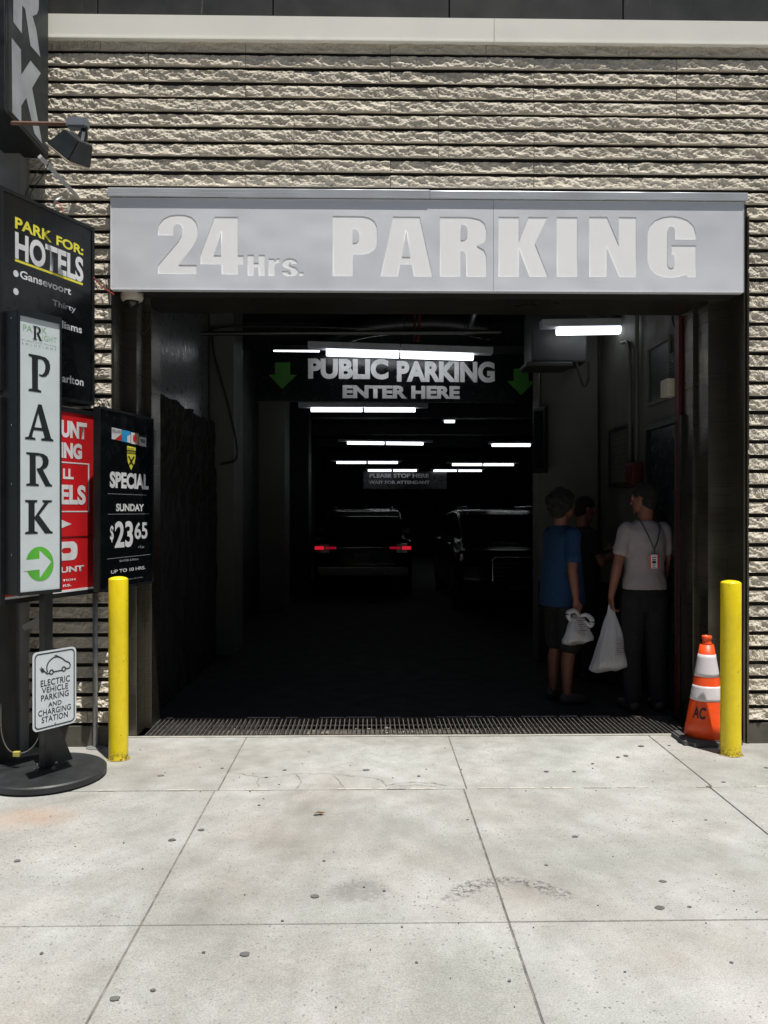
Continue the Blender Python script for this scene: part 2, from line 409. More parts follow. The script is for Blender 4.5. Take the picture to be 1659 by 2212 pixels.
# bright worn lip along the first cross joint and the strip before the grate
bm = bmesh.new(); random.seed(3)
x = -3.0
while x < 3.4:
    l = random.uniform(.03, .16); wd = random.uniform(.004, .012)
    if random.random() < .55: box(bm, (x, -.88-wd+.004*random.random(), .0005), (x+l, -.88+wd, .0032))
    x += l*random.uniform(1, 1.8)
obj('joint_mortar', bm, M['joint_lip'], sw, kind='stuff')
obj('threshold', bbox((OPL+.02, .217, -.05), (OPR-.02, .245, .003), .002), simple('threshold_concrete', (.36, .35, .31), .85, scale=8), sw)
# gum spots and leaves of the photograph
bm = bmesh.new(); random.seed(11)
spots = [(347, 1676, 9), (372, 1815, 10), (435, 1793, 9), (38, 1860, 9), (791, 1664, 9), (575, 1680, 5), (683, 1761, 7), (680, 1937, 11), (529, 2062, 13), (440, 2058, 5),
         (1242, 1808, 9), (1432, 1905, 10), (1425, 1962, 13), (1385, 1612, 8), (1352, 1633, 7), (1335, 1636, 5), (1180, 1667, 7), (1240, 1667, 5), (1563, 1690, 6), (1531, 1700, 8),
         (1525, 1772, 4), (1280, 1650, 4), (905, 1677, 5), (248, 1612, 5), (615, 1664, 5), (1490, 1960, 6), (330, 2140, 8), (248, 2158, 14), (900, 2080, 4), (1445, 1611, 4), (1655, 1659, 6),
         (480, 1660, 4), (700, 1860, 4), (1010, 1771, 3), (830, 1925, 4), (1100, 2120, 5), (1350, 2100, 4), (610, 1990, 4), (90, 2060, 6), (1580, 2080, 5), (1180, 1870, 5), (560, 1740, 4)]
def disc(bm, p, r, n=11, z=.0035):
    ph = random.random()*6
    vs = [bm.verts.new((p.x+r*1.15*math.cos(k*2*PI/n+ph)*(1+random.uniform(-.22, .22)), p.y+r*.9*math.sin(k*2*PI/n+ph)*(1+random.uniform(-.22, .22)), z)) for k in range(n)]
    lo = [bm.verts.new((v.co.x*1.0, v.co.y, .0005)) for v in vs]
    bm.faces.new(vs)
    for k in range(n): bm.faces.new((lo[k], lo[(k+1) % n], vs[(k+1) % n], vs[k]))
for px, py, rp in spots:
    p = onground(px, py); disc(bm, p, rp*.6/F*(p.y+5.57)*1.15)
for k in range(90):
    p = Vector((random.uniform(-2.6, 3), random.uniform(-3.2, .1), 0)); disc(bm, p, random.uniform(.002, .0045), 6)
obj('gum_spots', bm, M['gum'], sw, kind='stuff')
def crackline(bm, pts, wdt=.0028):
    pts = [onground(*p) for p in pts]; fine = []
    for a, b in zip(pts, pts[1:]):
        for k in range(5):
            t = k/5; q = a.lerp(b, t); fine.append(q+Vector((random.uniform(-.006, .006), random.uniform(-.01, .01), 0)))
    fine.append(pts[-1])
    for a, b in zip(fine, fine[1:]):
        d = (b-a).normalized(); n = Vector((-d.y, d.x, 0))*wdt*random.uniform(.15, .7); z = Vector((0, 0, .0028))
        try: bm.faces.new([bm.verts.new(q+z) for q in (a-n, b-n, b+n, a+n)])
        except ValueError: pass
bm = bmesh.new()
crackline(bm, [(492, 1668), (530, 1674), (560, 1680), (600, 1678), (640, 1672), (700, 1672), (760, 1676), (800, 1680)])
crackline(bm, [(560, 1680), (556, 1688), (560, 1700)], .002); crackline(bm, [(640, 1674), (652, 1690), (640, 1704)], .002)
crackline(bm, [(720, 1676), (735, 1690), (742, 1702)], .002)
crackline(bm, [(832, 1700), (850, 1694), (890, 1690), (930, 1692), (965, 1697)], .004); crackline(bm, [(835, 1697), (820, 1684), (800, 1680)], .003)
crackline(bm, [(835, 1702), (860, 1698), (905, 1696), (945, 1700)], .003)
obj('crack', bm, M['crack'], sw, kind='stuff')
# dry leaf
bm = bmesh.new(); p = onground(691, 1760)
vs = [bm.verts.new((p.x+a*.03, p.y+b*.022, .006+c*.008)) for a, b, c in [(-1, .1, 0), (-.4, .5, 1), (.3, .45, .4), (1, 0, 1), (.3, -.5, .2), (-.5, -.4, .9)]]
bm.faces.new(vs); r = bmesh.ops.solidify(bm, geom=bm.faces[:], thickness=.001)
obj('dry_leaf', bm, simple('leaf', (.28, .17, .08), .8), label='small tan dry leaf lying on the sidewalk slab', cat='leaf')

# ================================================================ ACROSS THE STREET (seen only in reflections and in the shade it gives)
ob = thing('opposite_building', 'pale masonry office building across the street', 'building', (0, -24, 0), kind='structure')
obj('wall', bbox((-40, -34, -.13), (40, -24, 19)), simple('opposite_masonry', (.30, .28, .25), .9, scale=.6, bmp=.2, bscale=8), ob)
bm = bmesh.new()
for kx in range(26):
    for kz in range(5): box(bm, (-38.4+kx*3, -24.03, 1.2+kz*3.6), (-36.8+kx*3, -23.97, 3.4+kz*3.6))
obj('window', bm, M['glass'], ob, kind='stuff')

# ================================================================ STONE WALL
wall = thing('stone_wall', 'beige rock-faced stone strip wall around the garage opening', 'wall', (OPL-.3, .1, 0), kind='structure')
TOPZ = Z(88, -.03)
OPZ = Z(431, 0)
XL, XR = -2.36, 4.2
bm = bmesh.new()
box(bm, (XL-.6, YB, -.1), (OPL-.0, .42, 4.93)); box(bm, (OPR, YB, -.1), (XR, .42, 4.93)); box(bm, (OPL, YB, OPZ-.62), (OPR, .20, 4.93))
obj('backing', bm, M['mortar'], wall)
PITCHZ = .1012; SH = .0735; U = .3275
def stone_mesh(L, seed, tilt, off):
    nx = max(6, int(L/.0075)); nzv = 13; bm = bmesh.new(); g = []
    for j in range(nzv+1):
        row = []
        zz = SH*j/nzv
        for i in range(nx+1):
            xx = L*i/nx
            q = Vector((xx+seed*7.31, zz, seed*3.7))
            # conchoidal scoops with sharp crests between them, leaning like the mason's blows
            d1 = noise.voronoi(Vector((q.x*11+zz*8, q.y*19, q.z)))[0]
            sc = d1[0]
            sc2 = noise.voronoi(Vector((q.x*42, q.y*52, q.z+5)))[0][0]
            big = noise.noise(Vector((q.x*5, q.y*9, q.z)))
            fr = noise.fractal(Vector((q.x*70, q.y*70, q.z)), .8, 2.2, 3)
            t = zz/SH
            prof = (1-t) if t > .10 else .75+.25*(t/.10)
            o = prof*.003*tilt + (sc-.42)*.0225 + (sc2-.4)*.010 + big*.006 + fr*.0040 + off
            if t < .02: o = .004+off*.5
            if t > .98: o *= .8
            e = min(xx, L-xx)
            o *= min(1, .55+e/.015)
            o = max(-.006, o)
            row.append(bm.verts.new((xx, -o, zz)))
        g.append(row)
    for j in range(nzv):
        for i in range(nx):
            bm.faces.new((g[j][i], g[j][i+1], g[j+1][i+1], g[j+1][i]))
    # sides, top, bottom back to the backing
    D = .020
    def strip(line, flip):
        back = [bm.verts.new((v.co.x, D, v.co.z)) for v in line]
        for k in range(len(line)-1):
            f = (line[k], line[k+1], back[k+1], back[k])
            bm.faces.new(f if flip else f[::-1])
    strip(g[0], False); strip(g[-1], True); strip([r[0] for r in g], True); strip([r[-1] for r in g], False)
    bm.normal_update(); me = bpy.data.meshes.new('stone'); bm.to_mesh(me); bm.free(); me.materials.append(M['stone'])
    return me
_sv = {}
def stone_variant(n, k):
    if (n, k) not in _sv:
        _sv[(n, k)] = stone_mesh(n*U-.003, 10*n+k, .75+.45*random.random(), random.uniform(-.002, .003))
    return _sv[(n, k)]
random.seed(21)
def put_stone(x0, n, z, yo, L=None):
    me = stone_variant(n, random.randrange(9 if n > 1 else 5))
    o = bpy.data.objects.new('stone', me); COL.objects.link(o)
    if L is not None:
        o.scale = (L/(n*U-.003), 1, 1)
    o.location = (x0+.0015, yo, z); put(o, wall)
ztop_first = Z(91, 0)       # top of the first course
row = 0; z = ztop_first-SH
gx0 = X(105, 0)-3*U+.02
while z > Z(1580, 0)-.0:
    yo = random.uniform(-.004, .004)
    if row in (3, 9, 10, 14, 19, 25): yo = .007
    if row == 0: yo = .006
    spans = [(XL, XR)] if z+SH > OPZ+.01 else [(XL, OPL), (OPR, 3.4)]
    for a, b in spans:
        if b-a > 3:
            k = -random.choice((0, 1, 2)); x = gx0+k*U
            while x < b-.05:
                n = random.choice((2, 3, 3))
                s = max(x, a); e = min(x+n*U, b)
                if e-s > .04:
                    full = abs((e-s)-n*U) < 1e-6
                    put_stone(s, n if e-s > .5 else 1, z, yo+random.uniform(-.003, .003), None if full else e-s-.003)
                x += n*U
        else:
            x = a; cut = random.choice((0, .2, .33, .45)) if b-a < .8 else random.choice((.12, .3, .5))
            segs = [a] + ([a+cut] if cut > .05 else []) + [b]
            for s, e in zip(segs, segs[1:]):
                put_stone(s, 1 if e-s < .5 else 2, z, yo+random.uniform(-.003, .003), e-s-.003)
    z -= PITCHZ; row += 1
zb = z+PITCHZ-.022
obj('plinth', bbox((XL-.6, -.004, -.05), (OPL-.004, YB+.01, zb), .004), M['plinth'], wall)
obj('plinth', bbox((OPR+.004, -.004, -.05), (XR, YB+.01, zb), .004), M['plinth'], wall)
obj('metal_edging', bbox((OPR-.002, -.012, 0), (OPR+.012, .06, OPZ-.1), .002), M['jamb'], wall)
# cream band and dark panels above
BZ0, BZ1 = Z(82, -.05, 829), Z(34, -.05, 829)
bm = bmesh.new()
seam = X(1068, -.05)
for a, b in ((XL-1.5, seam-.0015), (seam+.0015, XR+1.5)):
    box(bm, (a, -.034, BZ0), (b, .014, BZ1)); box(bm, (a, -.039, BZ0-.012), (b, .013, BZ0-.0005))
obj('cornice_band', bm, M['band'], label='cream painted metal band running across the top of the stone wall', cat='cornice', kind='structure')
dp = thing('upper_cladding', 'dark granite cladding panels above the cream band', 'cladding', (0, .1, BZ1), kind='structure')
pj = [X(p, .03) for p in (-920, -544, -166, 212, 590, 970, 1345, 1722, 2100, 2480)]
obj('backing', bbox((pj[0], .062, BZ1-.01), (pj[-1], .12, BZ1+1.3)), M['mortar'], dp)
for a, b in zip(pj, pj[1:]):
    obj('panel', bbox((a+.004, .025, BZ1-.01), (b-.004, .06, BZ1+1.3), .003), M['granite'], dp)
# neighbour's pier at the far left
nb = thing('neighbour_pier', 'rough grey stucco pier of the neighbouring building beside the stone wall', 'wall', (-3, 0, 0), kind='structure')
obj('stucco', bbox((-5.5, -.14, -.05), (-2.30, .5, 7), .01), M['stucco'], nb)
bm = bmesh.new(); lathe(bm, [(.19, 0), (.19, 1.02), (.185, 1.06), (.10, 1.20), (.04, 1.25), (0, 1.26)], 28, (-2.44, -.36, 0))
obj('standpipe', bm, simple('dark_standpipe', (.035, .036, .034), .6, scale=4, var=.3), label='dark round-topped pier drum at far left behind the sign stand', cat='drum', smooth=True)

# ================================================================ OPENING: jambs, soffit, fascia
JY = .25; JY2 = .46
fr = thing('door_frame', 'dark stainless steel frame lining the garage opening', 'door frame', (OPL, JY, 0), kind='structure')
SOF = Z(648, JY, 829)
l1, l2 = X(295, JY), X(327, JY2); r1, r2 = X(1530, JY), X(1497, JY2)
obj('jamb_panel', bbox((OPL+.004, .004, 0), (OPL+.02, JY, OPZ), .002), M['jamb'], fr)
obj('jamb_panel', bbox((OPL+.004, JY+.002, 0), (l1, JY2, SOF+.1), .004), M['jamb'], fr)
obj('jamb_panel', bbox((OPL+.004, JY2+.002, 0), (l2, .72, SOF+.1), .004), M['jamb'], fr)
obj('jamb_panel', bbox((OPR-.02, .004, 0), (OPR-.004, JY, OPZ), .002), M['jamb'], fr)
obj('jamb_panel', bbox((r1, JY+.002, 0), (OPR-.004, JY2, SOF+.1), .004), M['jamb'], fr)
obj('jamb_panel', bbox((r2, JY2+.002, 0), (OPR-.004, .72, SOF+.1), .004), M['jamb'], fr)
obj('red_strip', bbox((r2-.03, .66, .0), (r2-.002, .75, SOF), .004), M['dark_red'], fr)
obj('white_strip', bbox((r2-.036, .70, .5), (r2-.031, .735, 2.3)), M['wall_int'], fr)
obj('soffit', bbox((OPL+.021, .02, SOF), (OPR-.021, JY, SOF+.03), .003), M['jamb'], fr)
obj('soffit', bbox((OPL+.021, JY+.003, SOF+.012), (OPR-.021, .72, SOF+.3), .003), M['jamb'], fr)

fs = thing('fascia_sign', 'silver brushed steel sign with cut-out letters 24Hrs. PARKING over the opening', 'sign', ((OPL+OPR)/2, -.05, SOF))
fa = Pl((OPL, -.05), (OPR, -.05)); FU0, FZ0 = fa.uv(240, 625.5); FU1, FZ1 = fa.uv(1605.5, 436)
FZ0 = (fa.uv(240, 623)[1]+fa.uv(1605, 631)[1])/2
Gf = {
 '2': [[(0, 0), (.97, 0), (.97, .155), (.52, .155), (.80, .40), (.93, .54), (1, .66), (1, .79), (.95, .89), (.84, .96), (.68, .995), (.5, 1.0), (.3, .985), (.14, .93), (.03, .84), (0, .74), (0, .645), (.385, .645), (.385, .77), (.41, .82), (.47, .845), (.54, .84), (.60, .80), (.62, .74), (.60, .66), (.52, .56), (.0, .15)]],
 '4': [[(.49, 0), (.87, 0), (.87, .175), (1, .175), (1, .335), (.87, .335), (.87, 1), (.33, 1), (0, .34), (0, .175), (.49, .175)], [(.31, .335), (.48, .335), (.48, .75)]],
 'H': [[(0, 0), (.36, 0), (.36, .4), (.64, .4), (.64, 0), (1, 0), (1, 1), (.64, 1), (.64, .62), (.36, .62), (.36, 1), (0, 1)]],
 'r': [[(0.05, 0), (.58, 0), (.58, .6), (.66, .68), (.8, .72), (1, .72), (1, 1), (.82, .99), (.68, .93), (.56, .83), (.56, .97), (0.05, .97)]],
 's': [[(0, .3), (0.0, .2), (.1, .07), (.3, 0), (.6, 0), (.88, .06), (1, .2), (1, .36), (.85, .5), (.5, .6), (.42, .68), (.44, .78), (.5, .8), (.58, .76), (.6, .68), (.97, .68), (.95, .82), (.8, .95), (.55, 1), (.3, .98), (.08, .88), (0, .7), (.05, .54), (.3, .44), (.55, .36), (.58, .26), (.54, .19), (.47, .18), (.4, .22), (.38, .3)]],
 '.': [[(0, 0), (1, 0), (1, 1), (0, 1)]],
 'P': [[(0, 0), (.45, 0), (.45, .36), (.66, .36), (.82, .385), (.93, .44), (.99, .53), (1, .68), (.99, .83), (.93, .92), (.82, .975), (.66, 1), (0, 1)], [(.45, .555), (.53, .56), (.585, .60), (.60, .67), (.585, .74), (.53, .78), (.45, .785)]],
 'A': [[(0, 0), (.33, 0), (.37, .2), (.60, .2), (.64, 0), (1, 0), (.75, 1), (.24, 1)], [(.41, .33), (.57, .33), (.49, .78)]],
 'R': [[(0, 0), (.44, 0), (.44, .43), (.52, .42), (.56, .37), (.57, 0), (1, 0), (1, .36), (.95, .45), (.80, .52), (.94, .57), (1, .66), (1, .80), (.96, .90), (.85, .965), (.65, .997), (.5, 1), (0, 1)], [(.45, .615), (.53, .62), (.59, .665), (.60, .74), (.59, .82), (.54, .865), (.45, .87)]],
 'K': [[(0, 0), (.41, 0), (.41, .47), (.62, 0), (1, 0), (.73, .56), (.985, 1), (.60, 1), (.41, .60), (.41, 1), (0, 1)]],
 'I': [[(0, 0), (1, 0), (1, 1), (0, 1)]],
 'N': [[(0, 0), (.37, 0), (.37, .5), (.64, 0), (1, 0), (1, 1), (.63, 1), (.63, .54), (.38, 1), (0, 1)]],
 'G': [[(1, 0), (.84, 0), (.80, .05), (.66, .01), (.5, -.01), (.33, .0), (.18, .04), (.06, .13), (0, .27), (0, .72), (.05, .85), (.16, .94), (.32, .99), (.5, 1.01), (.68, .99), (.84, .94), (.95, .85), (1, .72), (1, .62), (.57, .62), (.57, .77), (.55, .82), (.49, .84), (.43, .82), (.41, .77), (.41, .22), (.44, .165), (.49, .15), (.54, .17), (.56, .22), (.56, .37), (.50, .37), (.50, .53), (1, .53)]],
}
LT = [('2', 341.4, 591.3, 427.2, 463.4), ('4', 433.3, 592.5, 526, 468), ('H', 535, 595.4, 572.2, 550), ('r', 579, 596, 603.6, 557), ('s', 609.8, 596.5, 643.7, 557.5), ('.', 646.5, 596, 655.5, 587),
      ('P', 718.8, 596.2, 815.3, 466.7), ('A', 822.2, 597, 935, 468), ('R', 950.4, 597.5, 1050.8, 468.6), ('K', 1077, 597.6, 1185, 468.6), ('I', 1202.7, 597.8, 1247.3, 468.6), ('N', 1273, 597.8, 1374.4, 468.6), ('G', 1399, 598.5, 1503.8, 467.6)]
cs = []
for ch, x0, y0, x1, y1 in LT:
    u0, z0 = fa.uv(x0, y0); u1, z1 = fa.uv(x1, y1)
    for c in Gf[ch]: cs.append([(u0+x*(u1-u0), z0+y*(z1-z0)) for x, y in c])
seamu = fa.uv(1066, 500)[0]
me = shape_mesh([[(FU0, FZ0), (FU1, FZ0), (FU1, FZ1), (FU0, FZ1)]]+cs, .0012)
Mx = fa.M(0, 0, -.0022)
for v_ in me.vertices: v_.co = Mx @ v_.co
obj('face_plate', me, M['fascia'], fs, label='silver brushed steel plate with the letters cut out')
obj('letter_board', plbox(fa, FU0+.01, FU1-.01, FZ0+.01, FZ1-.01, -.034, -.0037), M['letter_board'], fs)
obj('seam', plbox(fa, seamu-.0008, seamu+.0008, FZ0, FZ1, -.002, .0004), M['grey_paint'], fs)
bm = bmesh.new()
for a in (FU0-.004, FU1+.001): plbox(fa, a, a+.004, FZ0-.006, FZ1, -.05, .002, bm=bm)
plbox(fa, FU0-.004, FU1+.005, FZ0-.006, FZ0-.001, -.05, .002, bm=bm)
obj('return_edge', bm, M['fascia'], fs)
cu0, cz0 = fa.uv(234, 430); cu1, cz1 = fa.uv(1613.6, 417); cs_ = fa.uv(928, 430)[0]
bm = bmesh.new()
plbox(fa, cu0, cs_-.001, FZ1+.004, cz1, -.05, .018, .003, bm=bm); plbox(fa, cs_+.001, cu1, FZ1+.004, cz1-.004, -.05, .016, .003, bm=bm)
obj('top_cap', bm, M['cap_steel'], fs)

# ================================================================ DRAIN GRATE
gx0, gx1 = X(312, .25)-.02, X(1487, .25)+.05
gr = thing('drain_grate', 'steel bar drain grate across the garage threshold', 'drain grate', ((gx0+gx1)/2, .48, 0))
gy0, gy1 = .247, .735
obj('trench', bbox((gx0-.3, gy0-.02, -.2), (gx1+.3, gy1+.05, -.09)), M['trench'], gr)
bm = bmesh.new(); box(bm, (gx0, gy1-.012, -.03), (gx1, gy1, .004)); box(bm, (gx0, gy0, -.04), (gx1, gy0+.006, .002))
obj('angle_frame', bm, M['rust_steel'], gr)
nb_ = int((gx1-gx0)/.0345); barm = bbox((-.0028, gy0+.006, -.03), (.0028, gy1-.012, .002)); mm = bpy.data.meshes.new('bar'); barm.to_mesh(mm); barm.free()
mm.materials.append(M['steel_bar'])
random.seed(5)
for k in range(nb_+1):
    xx = gx0+(k+.5)*(gx1-gx0)/(nb_+1)
    o = bpy.data.objects.new('bar', mm); COL.objects.link(o); o.location = (xx+random.uniform(-.002, .002), 0, random.uniform(-.001, .001)); o.rotation_euler = (0, random.uniform(-.08, .08), 0); put(o, gr)
bm = bmesh.new()
for yy in (gy0+.10, gy0+.22, gy0+.34): box(bm, (gx0, yy, -.022), (gx1, yy+.006, -.016))
obj('cross_rod', bm, M['rust_steel'], gr)
bm = bmesh.new()
for k in range(240):
    c = Vector((random.gauss(.4, .9), random.uniform(gy0+.03, gy1-.02), -.085)); s = random.uniform(.006, .022)
    box(bm, c-Vector((s, s*.6, .004)), c+Vector((s, s*.6, random.uniform(.004, .02))))
obj('debris', bm, simple('litter_debris', (.32, .29, .25), .8, scale=30, var=.8), gr, kind='stuff')
bm = bmesh.new(); x = gx0+.05
while x < gx1-.3:
    l = random.uniform(.05, .3); 
    if random.random() < .75: box(bm, (x, gy1+.002, -.01), (x+l, gy1+random.uniform(.008, .02), random.uniform(.002, .006)))
    x += l+random.uniform(.01, .08)
obj('painted_edge', bm, simple('chipped_white_paint', (.62, .62, .58), .8, scale=30), gr)

# ================================================================ GARAGE INTERIOR
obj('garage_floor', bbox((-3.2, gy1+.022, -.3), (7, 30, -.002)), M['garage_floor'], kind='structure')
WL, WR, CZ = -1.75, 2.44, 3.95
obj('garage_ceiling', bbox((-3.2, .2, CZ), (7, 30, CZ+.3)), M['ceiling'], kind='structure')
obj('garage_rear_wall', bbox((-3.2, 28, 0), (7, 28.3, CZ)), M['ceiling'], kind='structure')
lw = thing('garage_left_wall', 'dark painted left wall of the garage', 'wall', (WL, 5, 0), kind='structure')
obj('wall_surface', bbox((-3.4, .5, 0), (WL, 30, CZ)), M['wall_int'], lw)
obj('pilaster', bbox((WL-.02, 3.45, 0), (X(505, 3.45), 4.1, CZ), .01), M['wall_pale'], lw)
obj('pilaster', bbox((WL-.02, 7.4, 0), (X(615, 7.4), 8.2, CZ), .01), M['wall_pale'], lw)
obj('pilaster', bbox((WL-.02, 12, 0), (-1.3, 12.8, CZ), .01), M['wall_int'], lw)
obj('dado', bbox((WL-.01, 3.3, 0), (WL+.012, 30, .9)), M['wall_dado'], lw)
obj('metal_sheet', bbox((WL-.01, .8, 2.5), (WL+.01, 3.3, CZ-.05), .003), simple('sheet_metal', (.16, .17, .18), .3, .5, bmp=.1, bscale=5), lw)
rw = thing('garage_right_wall', 'pale painted right wall of the garage behind the people', 'wall', (WR, 2, 0), kind='structure')
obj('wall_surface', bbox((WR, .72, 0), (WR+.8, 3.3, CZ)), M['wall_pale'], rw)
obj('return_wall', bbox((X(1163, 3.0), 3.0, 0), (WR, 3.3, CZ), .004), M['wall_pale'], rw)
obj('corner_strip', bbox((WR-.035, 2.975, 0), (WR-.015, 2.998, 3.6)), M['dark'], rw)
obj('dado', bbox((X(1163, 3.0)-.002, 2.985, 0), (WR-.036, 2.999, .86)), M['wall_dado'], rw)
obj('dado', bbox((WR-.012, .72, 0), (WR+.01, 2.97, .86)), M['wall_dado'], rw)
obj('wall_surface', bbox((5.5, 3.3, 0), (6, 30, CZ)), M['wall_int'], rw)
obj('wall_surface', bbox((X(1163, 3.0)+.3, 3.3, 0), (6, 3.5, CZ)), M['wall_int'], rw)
# beams
for yy in (4.6, 8.5, 12.5, 16.5, 21): obj('ceiling_beam', bbox((-3.2, yy, 3.66), (6, yy+.35, CZ-.002), .01), M['ceiling'], label='dark ceiling beam crossing the garage at %s metres behind the opening' % ('five', 'nine', 'thirteen', 'seventeen', 'twenty-one')[(4.6, 8.5, 12.5, 16.5, 21).index(yy)], cat='beam', kind='structure')
# ================================================================ LEFT-HAND SIGNS
# blade sign high on the wall, at right angles to it
X0 = X(106, -.07)
bp_ = Pl((X0, -.72), (X0, -.07))
bz = bp_.uv(106, 342)[1]
bs = thing('blade_sign', 'tall dark projecting blade sign with white stacked letters R and K, top left', 'sign', (X0-.13, -.07, bz))
obj('cabinet', plbox(bp_, 0, bp_.W, bz, 7.2, -.27, -.002, .006), M['black_frame'], bs)
obj('banner', plbox(bp_, .04, bp_.W-.012, bz+.02, 7.1, -.002, .001), M['grey_banner'], bs)
# letters measured on the face
def bl(px, py): return bp_.uv(px, py)
def zz(zx, zy): return (zx*.4219/1.4756, zy*.4219/1.4756)
K_ = [(85, 285), (155, 375), (158, 565), (228, 458), (305, 553), (240, 665), (316, 1085), (258, 1008), (196, 738), (158, 800), (158, 925), (90, 850)]
R_ = [(98, -60), (98, 165), (162, 252), (165, 40), (188, 68), (228, 345), (302, 430), (270, 215), (243, 122), (275, 108), (290, 70), (292, -60)]
for pts, nm in ((K_, 'K'), (R_, 'R')):
    me = shape_mesh([[bl(*zz(*q)) for q in pts]]); Mx = bp_.M(0, 0, .0022)
    for v_ in me.vertices: v_.co = Mx @ v_.co
    obj('lettering', me, M['silver_print'], bs)
bm = bmesh.new(); box(bm, (X0-.2, -.071, bz+1.0), (X0-.1, .05, bz+1.1)); box(bm, (X0-.2, -.071, bz+.1), (X0-.1, .05, bz+.2)); obj('wall_bracket', bm, M['black_frame'], bs)
# brace from the sign's foot to the wall
a = at(86, 338, -.35); b_ = at(166, 424, .0)
bm = bmesh.new(); d_ = (b_-a)
tube(bm, [a, b_], .018, 4); o = obj('steel_brace', bm, M['brace_paint'], label='pale grey flat steel brace from the blade sign down to the wall', cat='brace')
# floodlight on its pipe
fl = thing('floodlight', 'dark boxy floodlight hanging from a rusty pipe beside the blade sign', 'floodlight', tuple(at(180, 268, -.62)))
FY = -.62
bm = bmesh.new(); tube(bm, [at(24, 266, FY), at(150, 268, FY)], .0125, 10); obj('pipe', bm, M['rust_pipe'], fl)
bm = bmesh.new(); c = at(168, 268, FY); box(bm, c-Vector((.062, .035, .030)), c+Vector((.062, .035, .030))); bmesh.ops.bevel(bm, geom=bm.edges[:], offset=.01, segments=2, affect='EDGES'); obj('junction_box', bm, simple('box_grey', (.22, .24, .27), .5, .3), fl)
bm = bmesh.new(); tube(bm, [at(182, 276, FY), at(182, 290, FY)], .02, 10); tube(bm, [at(180, 290, FY), at(176, 312, FY-.02)], .028, 10); obj('swivel', bm, M['black_frame'], fl)
# head: a tapered housing aimed down-left at the sign
hc = at(157, 322, FY-.03)
bm = bmesh.new()
bk = [(-.10, -.075), (.10, -.075), (.10, .075), (-.10, .075)]; ft = [(-.155, -.11), (.155, -.11), (.155, .11), (-.155, .11)]
vb = [bm.verts.new((x, y, .10)) for x, y in bk]; vf = [bm.verts.new((x, y, -.06)) for x, y in ft]
bm.faces.new(vb); bm.faces.new(vf[::-1])
for k in range(4): bm.faces.new((vf[k], vf[(k+1) % 4], vb[(k+1) % 4], vb[k]))
bmesh.ops.recalc_face_normals(bm, faces=bm.faces[:]); bmesh.ops.bevel(bm, geom=bm.edges[:], offset=.006, segments=2, affect='EDGES')
HM = Matrix.Translation(hc) @ Vector((.58, -.30, .72)).normalized().to_track_quat('Z', 'Y').to_matrix().to_4x4() @ Matrix.Rotation(R(18), 4, 'Z') @ Matrix.Scale(.76, 4)
bm.transform(HM); obj('housing', bm, simple('lamp_housing', (.010, .014, .016), .45), fl)
bm = bmesh.new(); box(bm, (-.162, -.117, -.073), (.162, .117, -.061)); bm.transform(HM); obj('lens_rim', bm, simple('lens_rim', (.50, .42, .32), .6), fl)
# wiring between the signs
bm = bmesh.new()
tube(bm, curve_pts([at(100, 345, -.3), at(80, 372, -.28), at(62, 405, -.25), at(50, 432, -.25)]), .003, 5)
tube(bm, curve_pts([at(108, 345, -.3), at(92, 380, -.28), at(70, 410, -.25), at(62, 440, -.25)]), .003, 5)
obj('loose_cable', bm, M['cable'], label='pair of thin dark wires dangling under the blade sign', cat='cable')
bm = bmesh.new(); tube(bm, curve_pts([at(115, 447, -.3), at(122, 433, -.3), at(130, 429, -.28), at(133, 427, -.25)]), .009, 7); obj('conduit_elbow', bm, M['galvanised'], label='short grey bent conduit on top of the hotels sign', cat='conduit')
bm = bmesh.new(); tube(bm, curve_pts([at(118, 440, -.3), at(128, 440, -.3), at(134, 450, -.3), at(137, 460, -.3)]), .004, 6); obj('red_wire', bm, M['red_wire'], label='red wire looping out of the top edge of the hotels sign', cat='wire')
bm = bmesh.new(); tube(bm, curve_pts([at(203, 600, -.26), at(215, 614, -.2), at(230, 626, -.12), at(246, 636, -.05)]), .004, 6); obj('red_wire', bm, M['red_wire'], label='red wire running from the hotels sign to the fascia corner', cat='wire')
bm = bmesh.new(); tube(bm, curve_pts([at(223, 560, -.06), at(228, 600, -.05), at(234, 640, -.05), at(238, 665, -.04)]), .0025, 5)
tube(bm, curve_pts([at(232, 590, -.07), at(235, 630, -.05), at(237, 655, -.04)]), .0025, 5); obj('loose_cable', bm, M['cable'], label='thin dark wires on the stone strip between hotels sign and fascia', cat='cable')

# HOTELS sign and the red sign below it, in one plane
hp = pl_px(0, -.80, 203, -.085)
def sign_box(name, label, pl, u0, u1, z0, z1, depth, face, frame_w=.022, cat='sign'):
    t = thing(name, label, cat, tuple(pl.P((u0+u1)/2, z0, -depth/2)))
    obj('cabinet', plbox(pl, u0, u1, z0, z1, -depth, -.006, .004), M['black_frame'], t)
    obj('face_panel', plbox(pl, u0+frame_w*.8, u1-frame_w*.8, z0+frame_w*.8, z1-frame_w*.8, -.006, .0), face, t)
    bm = bmesh.new()
    plbox(pl, u0, u0+frame_w, z0, z1, -.006, .006, bm=bm); plbox(pl, u1-frame_w, u1, z0, z1, -.006, .006, bm=bm)
    plbox(pl, u0+frame_w, u1-frame_w, z0, z0+frame_w, -.006, .0055, bm=bm); plbox(pl, u0+frame_w, u1-frame_w, z1-frame_w, z1, -.006, .0055, bm=bm)
    obj('frame', bm, M['black_frame'], t)
    return t
uR = hp.uv(203, 700)[0]; hz1 = hp.uv(203, 493)[1]; hz0 = hp.uv(205, 880)[1]
hs = sign_box('hotels_sign', 'large black sign box reading PARK FOR: HOTELS with a list of hotel names', hp, 0, uR, hz0+.01, hz1, .2, M['black_face'])
